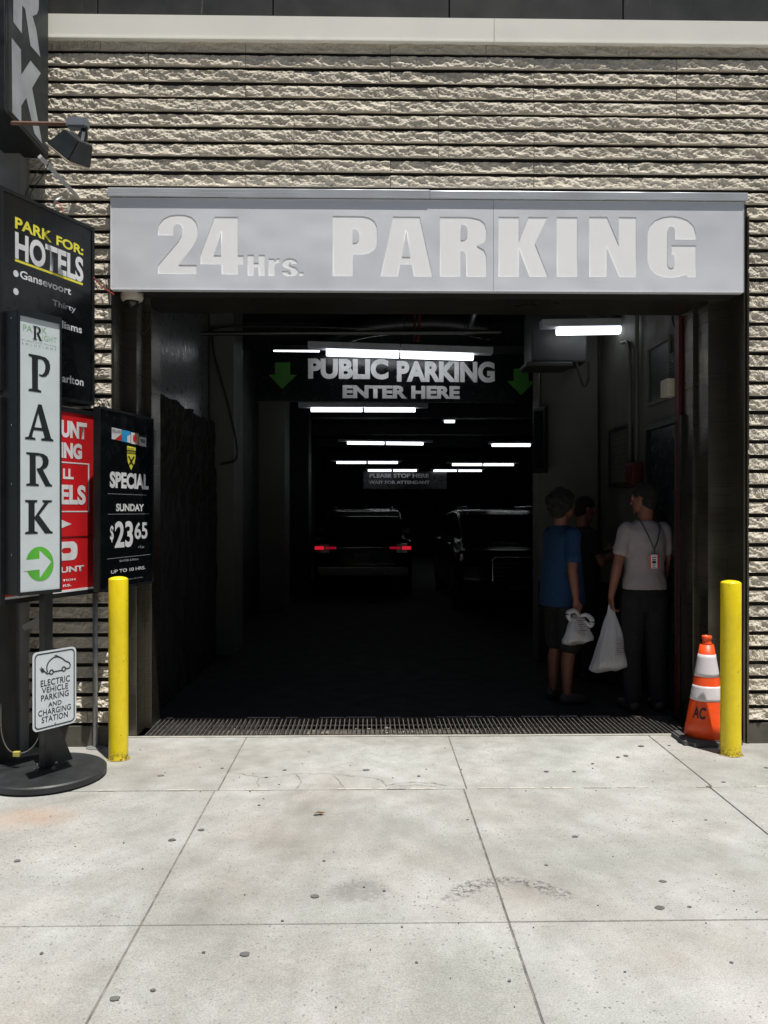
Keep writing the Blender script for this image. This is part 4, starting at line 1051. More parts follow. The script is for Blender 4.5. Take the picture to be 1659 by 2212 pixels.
clight('double fluorescent light, fourth from the front over the left lane', 15.8, (727, 859), 999.5, 715, 870, hh=.07)
clight('double fluorescent light directly above the PLEASE STOP HERE sign', 20.0, (795, 900), 1016.5, 790, 905, hh=.07)
clight('single fluorescent light over the parked van', 11.7, (1063, 1145), 962, 1055, 1150, 1, hh=.08)
clight('double fluorescent light over the right lane behind the single one', 15.8, (977, 1109), 1004, 965, 1120, hh=.07)
clight('farthest double fluorescent light, deep over the right lane', 20.0, (937, 1040), 1017, 930, 1047, hh=.07)
clight('single fluorescent light hanging beside the wall unit on the right', 2.35, (1203, 1350), 715.5, 1168, 1352, 1, -.02)
clight('fluorescent light partly hidden behind the left end of the nearest one', 5.4, (592, 690), 757.5, 588, 700, 1, hh=.08)
clight('small distant lit fitting high beyond the PUBLIC PARKING sign', 14.0, (960, 982), 911, 955, 985, 1, hh=.06)

# ================================================================ OVERHEAD SIGNS
op = pl_px(552, 3.55, 1188, 3.68)
oz1 = op.uv(830, 762)[1]; oz0 = op.uv(830, 869)[1]
os_ = thing('overhead_sign', 'wide black hanging sign PUBLIC PARKING ENTER HERE with two green arrows', 'sign', tuple(op.P(op.W/2, oz0)))
obj('board', plbox(op, 0, op.W, oz0, oz1, -.04, 0, .004), M['black_face'], os_)
def z6(a, b): return ((800+a*.5727)/1.4756, (1050+b*.5727)/1.4756)
W(z6, op, 'PUBLIC', 'print_white', os_, 318, 275, 765, 165, .05)
W(z6, op, 'PARKING', 'print_white', os_, 812, 292, 1357, 180, .05)
W(z6, op, 'ENTER HERE', 'print_white', os_, 510, 382, 1162, 316, .05)
for dx_, dy_ in ((0, 0), (1328, 35)):
    quad(op, [z6(a+dx_, b_+dy_) for a, b_ in ((134, 184), (218, 184), (218, 252), (254, 254), (175, 332), (97, 252), (134, 252))], M['shaded_green'], os_, .0012, 'arrow')
bm = bmesh.new()
for u in (.15, op.W*.5, op.W-.15): tube(bm, [op.P(u, oz1, -.02), op.P(u, CZ, -.02)], .006, 6)
obj('hanger_rod', bm, M['cable'], os_)
stp = pl_px(785, 20.4, 965, 20.4)
s2 = thing('stop_sign_board', 'small black board PLEASE STOP HERE hanging deep in the garage', 'sign', tuple(stp.P(stp.W/2, 2.2)))
obj('board', plbox(stp, 0, stp.W, stp.uv(800, 1056)[1], stp.uv(800, 1018)[1], -.04, 0), M['black_face'], s2)
W(z6, stp, 'PLEASE STOP HERE', 'print_grey', s2, 660, 825, 990, 803, .03)
W(z6, stp, 'WAIT FOR ATTENDANT', 'print_grey', s2, 655, 860, 995, 842, .03)
bm = bmesh.new()
for u in (.2, stp.W-.2): tube(bm, [stp.P(u, stp.uv(800, 1018)[1], -.02), stp.P(u, CZ, -.02)], .01, 5)
obj('hanger_rod', bm, M['cable'], s2)

# ================================================================ INTERIOR FITTINGS, right
def rwq(px0, py0, px1, py1):      # rectangle on the right wall (plane x = WR) from two pixel corners
    out = []
    for px, py in ((px0, py0), (px1, py1)):
        d = ray(px, py); k = (WR-CAM.x)/d.x; p = CAM+d*k; out.append(p)
    return out
a, b_ = rwq(1407, 920, 1489, 870); y0, y1 = b_.y, a.y
dr = thing('side_door', 'dark glossy steel door in the right wall behind the man in white', 'door', (WR, (y0+y1)/2, 0))
dz = a.z
obj('leaf', bbox((WR-.035, y0+.05, .0), (WR-.012, y1-.05, dz-.05), .004), M['door_paint'], dr)
bm = bmesh.new(); box(bm, (WR-.06, y0, 0), (WR-.013, y0+.048, dz)); box(bm, (WR-.06, y1-.048, 0), (WR-.013, y1, dz)); box(bm, (WR-.0595, y0+.048, dz-.048), (WR-.013, y1-.048, dz-.001)); obj('frame', bm, M['dark'], dr)
bm = bmesh.new(); tube(bm, [(WR-.04, y1-.12, 1.02), (WR-.09, y1-.12, 1.02), (WR-.09, y1-.22, 1.02)], .01, 8); obj('handle', bm, M['galvanised'], dr)
a, b_ = rwq(1406, 800, 1450, 800); zc1, zc0 = rwq(1428, 745, 1450, 757)[0].z, rwq(1428, 862, 1450, 800)[0].z
t = thing('wall_hatch', 'dark square hatch in the right wall above the side door', 'hatch', (WR, (a.y+b_.y)/2, zc0))
obj('opening_panel', bbox((WR-.012, b_.y, zc0), (WR+.02, a.y, zc1)), M['dark'], t); 
bm = bmesh.new(); e_ = .03; box(bm, (WR-.03, b_.y-e_, zc0-e_), (WR-.011, b_.y, zc1+e_)); box(bm, (WR-.03, a.y, zc0-e_), (WR-.011, a.y+e_, zc1+e_)); box(bm, (WR-.029, b_.y, zc0-e_), (WR-.011, a.y, zc0)); box(bm, (WR-.029, b_.y, zc1), (WR-.011, a.y, zc1+e_)); obj('frame', bm, M['wall_pale'], t)
a, b_ = rwq(1453, 790, 1492, 790); zt, zb2 = rwq(1470, 757, 1, 1)[0].z, rwq(1470, 833, 1, 1)[0].z
t = thing('louvre_vent', 'slatted vent in the right wall beside the jamb', 'vent', (WR, (a.y+b_.y)/2, zb2))
obj('backing', bbox((WR-.01, b_.y, zb2), (WR+.01, a.y, zt)), M['dark'], t)
nl = 11
for k in range(nl):
    z_ = zb2+(k+.2)*(zt-zb2)/nl; obj('slat', bbox((WR-.03, b_.y, z_), (WR-.012, a.y, z_+.02)), M['wall_int'], t)
p0, p1 = rwq(1471, 812, 1492, 850)
obj('wall_box', bbox((WR-.10, .80, rwq(1480, 850, 1, 1)[0].z), (WR-.012, .96, rwq(1480, 812, 1, 1)[0].z), .006), M['bone'], label='small cream box fixed on the right wall beside the jamb', cat='box')
bm = bmesh.new()
y_ = rwq(1383, 800, 1, 1)[0].y; tube(bm, [(WR-.03, y_, CZ-.05), (WR-.03, y_, rwq(1383, 1000, 1, 1)[0].z)], .018, 8)
y_ = rwq(1368, 800, 1, 1)[0].y; tube(bm, curve_pts([(WR-.03, y_, 2.0), (WR-.03, y_, 2.9), (WR-.03, y_+.05, 3.15), (WR-.03, y_+.25, 3.2)]), .018, 8)
obj('wall_conduit', bm, M['wall_pale'], label='pale vertical conduit pipes on the right wall', cat='conduit')
p_ = rwq(1383, 1000, 1, 1)[0]
al = thing('fire_alarm', 'small dark red alarm box at the foot of the wall conduit', 'alarm', (WR, p_.y, p_.z-.2)); obj('body', bbox((WR-.10, p_.y-.10, p_.z-.22), (WR-.012, p_.y+.12, p_.z), .008), M['dark_red'], al)
obj('cover', bbox((WR-.11, p_.y-.07, p_.z-.18), (WR-.101, p_.y+.09, p_.z-.04), .004), simple('alarm_cover', (.09, .008, .01), .3), al)
a, b_ = rwq(1321, 985, 1366, 985); zt, zb2 = rwq(1343, 922, 1, 1)[0].z, rwq(1343, 1052, 1, 1)[0].z
t = thing('framed_notice', 'dark framed notice with faint print on the right wall', 'notice', (WR, (a.y+b_.y)/2, zb2))
yy0, yy1 = min(a.y, b_.y), max(a.y, b_.y)
obj('sheet', bbox((WR-.02, yy0+.03, zb2+.03), (WR-.012, yy1-.03, zt-.03)), simple('notice_sheet', (.05, .05, .048), .6, bmp=0), t)
bm = bmesh.new()
for q_ in ((yy0, yy0+.03, zb2, zt), (yy1-.03, yy1, zb2, zt), (yy0+.03, yy1-.03, zb2, zb2+.03), (yy0+.03, yy1-.03, zt-.03, zt)): box(bm, (WR-.035, q_[0], q_[2]), (WR-.012, q_[1], q_[3]))
obj('frame', bm, M['dark'], t)
bm = bmesh.new()
for k in range(12): box(bm, (WR-.0225, yy0+.08, zt-.12-k*.045), (WR-.0205, yy1-.08-random.uniform(0, .15), zt-.105-k*.045))
obj('print_lines', bm, M['wall_pale'], t, kind='stuff')
# hanging heater and its cables
hx0, hx1 = X(1152, 2.3), X(1283, 2.3); hz0_, hz1_ = Z(772, 2.3, 1200), 3.62
t = thing('unit_heater', 'dark boxy heater unit hanging under the ceiling on the right', 'heater', ((hx0+hx1)/2, 2.6, hz0_))
bm = bbox((hx0+.03, 2.55, hz0_), (hx1, 2.95, hz1_), .02); obj('casing', bm, simple('heater_casing', (.035, .038, .04), .5), t)
obj('drip_tray', bbox((hx0-.03, 2.50, hz0_-.05), (hx1-.15, 2.9, hz0_-.002), .015), M['wall_int'], t)
bm = bmesh.new(); tube(bm, curve_pts([(hx0+.48, 2.55, hz0_), (hx0+.52, 2.54, hz0_-.16), (hx0+.56, 2.54, hz0_-.24), (hx0+.60, 2.54, hz0_-.16), (hx0+.60, 2.55, hz0_)]), .014, 7); obj('hose', bm, M['cable'], t)
bm = bmesh.new()
for xx in (hx0+.1, hx1-.1): tube(bm, [(xx, 2.75, hz1_), (xx, 2.75, CZ)], .01, 6)
obj('hanger', bm, M['cable'], t)
c_ = at(1164, 950, 2.9)
t = thing('hanging_mirror', 'narrow dark framed screen hanging at the edge of the return wall', 'screen', tuple(at(1164, 1020, 2.9)))
mp_ = pl_px(1150, 2.95, 1177, 2.80)
ma, mb = Z(1022, 2.9, 1164), Z(880, 2.9, 1164)
obj('frame', plbox(mp_, 0, mp_.W, ma, mb, -.05, 0, .008), M['dark'], t); obj('screen', plbox(mp_, .03, mp_.W-.03, ma+.04, mb-.04, .0, .004), M['glass'], t)
bm = bmesh.new(); tube(bm, [mp_.P(mp_.W/2, mb, -.02), mp_.P(mp_.W/2, CZ, -.02)], .012, 6); obj('bracket', bm, M['dark'], t)
bm = bmesh.new(); tube(bm, curve_pts([at(1455, 648, .9), at(1453, 690, .9), at(1463, 712, .9), at(1480, 716, .9), at(1492, 705, .9)]), .008, 7); obj('hanging_cable', bm, M['cable'], label='black cable loop hanging behind the top right of the opening', cat='cable')
# sprinkler / pipes overhead, red pipes
bm = bmesh.new(); tube(bm, [at(903, 737, 3.2), at(911, 630, 3.2)], .014, 7); tube(bm, [at(895, 737, 3.25), at(897, 630, 3.25)], .012, 7)
obj('red_pipe', bm, simple('red_pipe', (.12, .012, .01), .5), label='pair of thin red pipes dropping from the ceiling above the nearest light', cat='pipe')
bm = bmesh.new(); tube(bm, [(-1.74, 1.6, 3.55), (2.4, 1.65, 3.52)], .035, 10); tube(bm, [(-1.74, 3.0, 3.45), (1.4, 3.1, 3.5)], .025, 8); tube(bm, [(1.0, .8, 3.6), (1.1, 3.4, 3.6)], .03, 8)
obj('ceiling_pipes', bm, M['dark'], label='dark pipework running under the ceiling just inside the opening', cat='pipes')
bm = bmesh.new(); tube(bm, curve_pts([at(700, 742, 4.3), at(760, 715, 4.2), at(850, 700, 4.1), at(960, 697, 4.0), at(1060, 712, 4.0)]), .12, 14); obj('air_duct', bm, M['dark'], label='thick dark flexible duct curving under the ceiling behind the sign', cat='duct', smooth=True)
bm = bmesh.new(); tube(bm, curve_pts([(WL+.03, 3.40, 3.6), (WL+.06, 3.38, 3.3), (WL+.22, 3.42, 2.7), (WL+.30, 3.42, 2.2), (WL+.12, 3.42, 2.1)]), .012, 6)
tube(bm, curve_pts([(WL+.03, 3.40, 3.58), (WL+.5, 3.4, 3.62), (0, 3.3, 3.58)]), .012, 6)
obj('wall_cable', bm, M['cable'], label='black cable drooping down the first pilaster on the left wall', cat='cable')
# creased tarp along the left wall
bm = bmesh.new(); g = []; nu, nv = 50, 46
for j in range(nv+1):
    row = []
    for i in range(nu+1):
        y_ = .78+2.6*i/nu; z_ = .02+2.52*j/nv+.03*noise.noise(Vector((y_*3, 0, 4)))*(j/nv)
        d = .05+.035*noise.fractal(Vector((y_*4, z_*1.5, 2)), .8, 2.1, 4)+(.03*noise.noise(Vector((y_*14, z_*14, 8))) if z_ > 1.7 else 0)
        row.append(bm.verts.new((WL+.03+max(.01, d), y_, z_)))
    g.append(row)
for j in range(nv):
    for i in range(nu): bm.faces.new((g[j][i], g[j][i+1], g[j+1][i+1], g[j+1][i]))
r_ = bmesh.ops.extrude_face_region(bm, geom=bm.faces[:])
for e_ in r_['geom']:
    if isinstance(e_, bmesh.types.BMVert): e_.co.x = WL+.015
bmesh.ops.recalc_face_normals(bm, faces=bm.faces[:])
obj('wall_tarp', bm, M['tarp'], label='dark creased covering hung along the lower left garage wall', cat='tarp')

# ================================================================ REMESHED SOLIDS (cars, people)
def capsule(bm, p0, r0, p1, r1, seg=14, ends=3, sx=1.0, sy=1.0):
    p0, p1 = Vector(p0), Vector(p1); ax = (p1-p0); L = ax.length; ax.normalize()
    up = Vector((0, 1, 0)) if abs(ax.y) < .9 else Vector((1, 0, 0))
    a = ax.cross(up).normalized(); b = ax.cross(a).normalized()
    prof = []
    for k in range(ends): t = PI/2*(1-k/ends); prof.append((-r0*math.sin(t), r0*math.cos(t)))
    prof += [(0, r0), (L, r1)]
    for k in range(1, ends+1): t = PI/2*k/ends; prof.append((L+r1*math.sin(t), r1*math.cos(t)))
    rings = []
    for h, r in prof:
        if r < 1e-4: rings.append([bm.verts.new(p0+ax*h)])
        else: rings.append([bm.verts.new(p0+ax*h+a*(r*sx*math.cos(2*PI*k/seg))+b*(r*sy*math.sin(2*PI*k/seg))) for k in range(seg)])
    for A, B in zip(rings, rings[1:]):
        for k in range(seg):
            q = (k+1) % seg
            if len(A) == 1: bm.faces.new((A[0], B[k], B[q]))
            elif len(B) == 1: bm.faces.new((A[k], B[0], A[q]))
            else: bm.faces.new((A[k], B[k], B[q], A[q]))
def stack(bm, secs, seg=28, pw=2.0):
    """closed body of elliptical sections: (cx, cy, z, rx, ry)"""
    rings = []
    for cx, cy_, z_, rx, ry in secs:
        row = []
        for k in range(seg):
            t = 2*PI*k/seg; c, s = math.cos(t), math.sin(t)
            row.append(bm.verts.new((cx+rx*math.copysign(abs(c)**(2/pw), c), cy_+ry*math.copysign(abs(s)**(2/pw), s), z_)))
        rings.append(row)
    for A, B in zip(rings, rings[1:]):
        for k in range(seg): bm.faces.new((A[k], A[(k+1) % seg], B[(k+1) % seg], B[k]))
    bm.faces.new(rings[0][::-1]); bm.faces.new(rings[-1])
def ball(bm, c, rx, ry, rz, rot=None, seg=16):
    r = bmesh.ops.create_uvsphere(bm, u_segments=seg, v_segments=seg-4, radius=1)
    for v in r['verts']:
        q = Vector((v.co.x*rx, v.co.y*ry, v.co.z*rz))
        if rot is not None: q = rot @ q
        v.co = q+Vector(c)
def fuse(bm, vox, smooth=6, xf=None, disp=None):
    bmesh.ops.recalc_face_normals(bm, faces=bm.faces[:])
    me = bpy.data.meshes.new('tmp'); bm.to_mesh(me); bm.free(); o = bpy.data.objects.new('tmp', me); COL.objects.link(o)
    m1 = o.modifiers.new('r', 'REMESH'); m1.mode = 'VOXEL'; m1.voxel_size = vox; m1.use_smooth_shade = True
    if smooth: m2 = o.modifiers.new('s', 'SMOOTH'); m2.factor = .5; m2.iterations = smooth
    bpy.context.view_layer.update()
    out = bpy.data.meshes.new_from_object(o.evaluated_get(bpy.context.evaluated_depsgraph_get()))
    bpy.data.objects.remove(o); bpy.data.meshes.remove(me)
    if disp:
        ns = [v.normal.copy() for v in out.vertices]
        for v, n in zip(out.vertices, ns): v.co += n*disp(v.co)
    if xf is not None: out.transform(xf)
    for p in out.polygons: p.use_smooth = True
    return out
# ================================================================ CARS
def suv(label, loc, rotz, paint, lit, L=4.7, Wd=1.86, H=1.66, group='cars parked inside the garage'):
    """faces local -y; loc is the ground point under its middle"""
    xf = Matrix.Translation(loc) @ Matrix.Rotation(rotz, 4, 'Z'); t = thing('parked_car', label, 'car', loc, group)
    def A(name, me, mat, par=t, **k):
        if isinstance(me, bmesh.types.BMesh): me.transform(xf)
        return obj(name, me, mat, par, **k)
    h = Wd/2
    bm = bmesh.new()
    # side profile (y, z) of the lower body and of the cabin, lofted over the width
    low = [(-L/2, .34), (-L/2-.02, .55), (-L/2+.02, .80), (-L/2+.18, .98), (-L/2+1.05, 1.08), (L/2-.9, 1.10), (L/2-.1, 1.06), (L/2, .9), (L/2+.02, .55), (L/2-.05, .32), (L/2-.4, .24), (-L/2+.4, .24)]
    cab = [(-L/2+.85, 1.0), (-L/2+1.65, H-.10), (-L/2+1.95, H-.02), (0.2, H), (L/2-.75, H-.05), (L/2-.35, H-.16), (L/2-.08, 1.05)]
    def loft(prof, secs):
        rings = [[bm.verts.new((x, p[0]*sy, p[1]*(1-dz)+dz*zc_)) for p in prof] for x, sy, dz, zc_ in secs]
        for a_, b_ in zip(rings, rings[1:]):
            for k in range(len(prof)): bm.faces.new((a_[k], a_[(k+1) % len(prof)], b_[(k+1) % len(prof)], b_[k]))
        bm.faces.new(rings[0]); bm.faces.new(rings[-1][::-1])
    loft(low, [(-h, .93, .10, .65), (-h+.05, .97, .03, .65), (-h+.3, .995, 0, 0), (0, 1.01, 0, 0), (h-.3, .995, 0, 0), (h-.05, .97, .03, .65), (h, .93, .10, .65)])
    ci = .80
    loft(cab, [(-h*.90, .99, .0, 0)]*0+[(-h*ci, .97, .04, 1.0), (-h*ci+.08, .99, 0, 0), (0, 1, 0, 0), (h*ci-.08, .99, 0, 0), (h*ci, .97, .04, 1.0)])
    me = fuse(bm, .028, 18, xf); obj('body', me, paint, t)
    # glass
    def pane(name, pts, mat, thick=.006):
        b2 = bmesh.new(); vs = [b2.verts.new(p) for p in pts]; f = b2.faces.new(vs); b2.normal_update()
        n = f.normal.copy(); r = bmesh.ops.extrude_face_region(b2, geom=[f])
        for e in r['geom']:
            if isinstance(e, bmesh.types.BMVert): e.co += n*thick
        bmesh.ops.recalc_face_normals(b2, faces=b2.faces[:]); return A(name, b2, mat)
    w1, w2 = h*ci-.10, h*ci-.20
    pane('windscreen', [(-w1, -L/2+.93, 1.09), (w1, -L/2+.93, 1.09), (w2, -L/2+1.60, H-.10), (-w2, -L/2+1.60, H-.10)], M['glass'])
    pane('rear_window', [(w1, L/2-.075, 1.12), (-w1, L/2-.075, 1.12), (-w2, L/2-.30, H-.17), (w2, L/2-.30, H-.17)], M['glass'])
    for s in (-1, 1): pane('side_window', [(s*(h*ci+.012), -L/2+1.35, 1.14), (s*(h*ci+.012), L/2-.5, 1.14), (s*(h*ci-.0), L/2-.75, H-.14), (s*(h*ci-.0), -L/2+1.8, H-.14)][::s], M['glass'])
    # wheels
    for sx_ in (-1, 1):
        for y_ in (-L/2+.85, L/2-.9):
            b2 = bmesh.new(); lathe(b2, [(.20, -.10), (.33, -.11), (.345, -.07), (.345, .07), (.33, .11), (.20, .10)], 32); b2.transform(Matrix.Translation((sx_*(h-.10), y_, .345)) @ Matrix.Rotation(PI/2, 4, 'Y'))
            wh = A('wheel', b2, M['tyre'])
            b2 = bmesh.new(); lathe(b2, [(0, -.08), (.20, -.09), (.21, -.05), (.21, .05), (.20, .09), (0, .08)], 24); b2.transform(Matrix.Translation((sx_*(h-.10), y_, .345)) @ Matrix.Rotation(PI/2, 4, 'Y')); A('rim', b2, M['chrome'], wh)
    # tail lamps on +y end, head lamps and grille on -y end
    for s in (-1, 1):
        y_ = L/2-.045
        a = A('tail_light', bbox((min(s*.62, s*(h-.09)), y_-.05, .80), (max(s*.62, s*(h-.09)), y_+.035, .98), .012), M['taillens'])
        if lit:
            A('lamp_segment', bbox((min(s*.73, s*.90), y_+.036, .87), (max(s*.73, s*.90), y_+.042, .935), .002), M['tail'], a)
            A('lamp_segment', bbox((min(s*.50, s*.70), y_+.010, .88), (max(s*.50, s*.70), y_+.042, .925), .002), simple('dim_tail', (.25, .01, .02), .3, bmp=0) if 0 else M['tail2'], a)
        hl = A('headlight', bbox((min(s*.52, s*(h-.10)), -L/2-.02, .74), (max(s*.52, s*(h-.10)), -L/2+.16, .90), .03), M['glass'])
        b2 = bmesh.new(); tube(b2, curve_pts([(s*.55, -L/2-.022, .80), (s*.60, -L/2-.026, .885), (s*.70, -L/2-.02, .91), (s*.80, -L/2, .89)]), .007, 6); A('chrome_ring', b2, M['chrome'], hl)
    b2 = bmesh.new(); box(b2, (-.40, -L/2-.045, .46), (.40, -L/2+.0, .84)); A('grille', b2, M['dark'])
    b2 = bmesh.new(); tube(b2, [(-.42, -L/2-.05, .52), (-.43, -L/2-.05, .84), (-.38, -L/2-.05, .875), (.38, -L/2-.05, .875), (.43, -L/2-.05, .84), (.42, -L/2-.05, .52), (.36, -L/2-.05, .46), (-.36, -L/2-.05, .46), (-.42, -L/2-.05, .52)], .011, 7); A('grille_surround', b2, M['chrome'])
    for k in range(5): A('grille_bar', bbox((-.40, -L/2-.052, .52+k*.065), (.40, -L/2-.046, .535+k*.065)), M['fixture_dark'])
    A('number_plate', bbox((-.16, -L/2-.062, .38), (.16, -L/2-.048, .46)) , M['plate']); A('number_plate', bbox((-.16, L/2+.02, .70), (.16, L/2+.034, .80)), M['plate'])
    A('rear_bumper', bbox((-h+.06, L/2-.1, .36), (h-.06, L/2+.05, .56), .03), M['cargrey']); A('front_bumper', bbox((-h+.08, -L/2-.06, .26), (h-.08, -L/2+.1, .42), .03), M['cargrey'])
    for s in (-1, 1):
        A('mirror', bbox((min(s*(h-.10), s*(h+.13)), -L/2+1.30, 1.06), (max(s*(h-.10), s*(h+.13)), -L/2+1.42, 1.22), .03), paint)
        b2 = bmesh.new(); tube(b2, [(s*.58, -.6, H+.0), (s*.58, -.5, H+.045), (s*.58, 1.2, H+.045), (s*.58, 1.3, H)], .014, 7); A('roof_rail', b2, M['chrome'])
    return t
M['tail2'] = emit('tail_light_dim', (1, .01, .06), .16); M['tail2'].node_tree.nodes['Principled BSDF'].inputs['Base Color'].default_value = (.2, .01, .02, 1)
M['fixture_dark'] = simple('dark_chrome', (.12, .12, .12), .3, .8, bmp=0); M['plate'] = simple('plate', (.05, .052, .05), .5, bmp=0)
cx = X(784, 9.7)
suv('black car seen from behind with red tail lights glowing, left lane', (cx, 9.7+2.35, 0), PI, M['carblack'], True, H=1.64)
suv('dark van facing out, parked at the right behind the people', (X(1119, 7.0)+.02, 7.0+2.4, 0), 0, M['cargrey'], False, L=4.8, Wd=1.92, H=1.62)

# ================================================================ PEOPLE
def hand(bm, wr, dirv, side, palm_n, curl=.7, s=1.0):
    """wr wrist point, dirv direction the hand hangs in, palm_n palm normal"""
    d = Vector(dirv).normalized(); n = Vector(palm_n); n = (n-d*n.dot(d)).normalized(); w_ = d.cross(n)*side
    c = wr+d*.045*s
    for off in (-.026, -.009, .009, .026):
        capsule(bm, wr+w_*off*.6, .014*s, wr+d*.085*s+w_*off, .0115*s, 10)
    for k, (off, ln) in enumerate(((-.032, .060), (-.011, .074), (.011, .080), (.032, .070))):
        p = wr+d*.085*s+w_*off*s; ang = 0; q = p
        for j, f in enumerate((.45, .32, .26)):
            ang += curl*(.55 if j == 0 else .8)
            v = d*math.cos(ang)+n*math.sin(ang); q2 = q+v*ln*f*1.05*s; capsule(bm, q, (.0098-.0009*j)*s, q2, (.0090-.0009*j)*s, 8); q = q2
    p = wr+d*.022*s+w_*.028*s; q = p+(d*.6+w_*.65+n*.35).normalized()*.038*s; capsule(bm, p, .014*s, q, .011*s, 8)
    q2 = q+(d*.85+w_*.1+n*.5).normalized()*.034*s; capsule(bm, q, .0105*s, q2, .0085*s, 8)
def person(label, loc, rotz, H, shirt, legs, hairkind, arms, headyaw=0, headpitch=0, shorts=False, belly=.0, hem=.50, sleeve=.55, group=None, width=1.0):
    """local frame: faces +y, x to its right. arms: {side: (elbow, wrist, palm_n, handdir, curl)} in local metres for H = 1.8"""
    s = H/1.8; xf = Matrix.Translation(loc) @ Matrix.Rotation(rotz, 4, 'Z') @ Matrix.Scale(s, 4)
    t = thing('person', label, 'person', loc, group)
    w_ = width
    HR = Matrix.Rotation(headyaw, 3, 'Z') @ Matrix.Rotation(headpitch, 3, 'X'); hc = Vector((0, .012, 1.668))
    def hp_(x, y, z_): return hc+HR @ Vector((x, y, z_))
    sh = {k: Vector((k*.172*w_, -.005, 1.425)) for k in (-1, 1)}
    bm = bmesh.new()
    stack(bm, [(0, 0, .86, .14*w_, .09), (0, 0, .95, .150*w_, .100+belly*.7), (0, 0, 1.05, .140*w_, .098+belly*.8), (0, 0, 1.2, .15*w_, .108+belly*.6), (0, 0, 1.32, .165*w_, .112), (0, -.005, 1.41, .15*w_, .09), (0, -.005, 1.46, .085, .065), (0, 0, 1.50, .06, .055)])
    capsule(bm, (0, -.01, 1.46), .062, hp_(0, -.018, -.06), .056, 16)
    ball(bm, hp_(0, -.005, .03), .076, .096, .100, HR.to_3x3()); ball(bm, hp_(0, .025, -.045), .058, .070, .068, HR.to_3x3())
    capsule(bm, hp_(0, .085, .012), .010, hp_(0, .108, -.022), .014, 8)             # nose
    capsule(bm, hp_(-.025, .078, -.058), .009, hp_(.025, .078, -.058), .009, 8)       # mouth
    ball(bm, hp_(0, .075, -.095), .022, .016, .016)                                   # chin
    for k in (-1, 1): ball(bm, hp_(k*.080, -.008, -.005), .009, .019, .033, HR.to_3x3()); capsule(bm, hp_(k*.052, .070, .030), .010, hp_(k*.018, .084, .030), .009, 8)
    hipx = .088*w_
    feet = {}
    for k in (-1, 1):
        kn = Vector((k*.10, .012, .50)); an = Vector((k*.105, -.02, .085)); feet[k] = an
        capsule(bm, (k*hipx, 0, .90), .090, kn, .058, 18); capsule(bm, kn, .056, kn.lerp(an, .35)+Vector((0, -.014, 0)), .057, 16); capsule(bm, kn.lerp(an, .35)+Vector((0, -.014, 0)), .055, an, .036, 16)
        capsule(bm, an-Vector((0, .02, .04)), .036, an+Vector((k*.02, .15, -.052)), .028, 12, sx=1.15)
        el, wr, pn, hd, cu = arms[k]; el, wr = Vector(el), Vector(wr)
        capsule(bm, sh[k], .052, el, .040, 14); capsule(bm, el, .039, el.lerp(wr, .3), .040, 14); capsule(bm, el.lerp(wr, .3), .039, wr, .026, 14)
        hand(bm, wr, hd, k, pn, cu)
    obj('body', fuse(bm, .0062, 4, xf), M['skin'], t)
    fold = lambda q: (.010*noise.noise(Vector((q.x*5+q.z*4, q.y*5, q.z*7)))+.005*(.5-abs(noise.noise(Vector((q.x*13+q.z*9, q.y*13, q.z*11-q.x*6))))*2)+.002*noise.noise(Vector((q.x*30, q.y*30, q.z*22))))*(.95-.35*q.z)
    bm = bmesh.new(); z0 = hem*1.8
    stack(bm, [(0, 0, z0, .190*w_, .140+belly), (0, 0, z0+.07, .187*w_, .137+belly), (0, 0, 1.10, .168*w_, .126+belly), (0, 0, 1.22, .172*w_, .128+belly*.6), (0, 0, 1.33, .186*w_, .130), (0, -.005, 1.42, .178*w_, .112), (0, -.008, 1.475, .115, .085), (0, -.008, 1.505, .070, .066)], 36)
    for k in (-1, 1):
        el = Vector(arms[k][0]); e2 = sh[k].lerp(el, sleeve); capsule(bm, sh[k]+Vector((-k*.012, 0, .002)), .069, e2, .063, 18, ends=3)
    me = fuse(bm, .009, 5, None, fold)
    me.transform(xf); obj('shirt', me, shirt, t)
    bm = bmesh.new()
    stack(bm, [(0, 0, .80, .150*w_, .105), (0, 0, .90, .183*w_, .122+belly*.75), (0, 0, 1.02, .168*w_, .114+belly*.8)], 30)
    for k in (-1, 1):
        kn = Vector((k*.10, .012, .50)); an = feet[k]
        if shorts: capsule(bm, (k*hipx, 0, .89), .108, (k*.105, .012, .47), .092, 20, ends=1)
        else: capsule(bm, (k*hipx, 0, .89), .106, kn, .080, 20, ends=3); capsule(bm, kn, .080, an+Vector((0, 0, -.01)), .060, 18, ends=1)
    obj('shorts' if shorts else 'trousers', fuse(bm, .010, 4, xf, None), legs, t)
    for k in (-1, 1):
        bm = bmesh.new(); an = feet[k]
        capsule(bm, an-Vector((0, .025, .035)), .046, an+Vector((k*.022, .17, -.048)), .036, 16, sx=1.15)
        for v in bm.verts: v.co.z = max(v.co.z, .0)
        obj('shoe', fuse(bm, .008, 3, xf), M['shoe'], t)
    bm = bmesh.new()
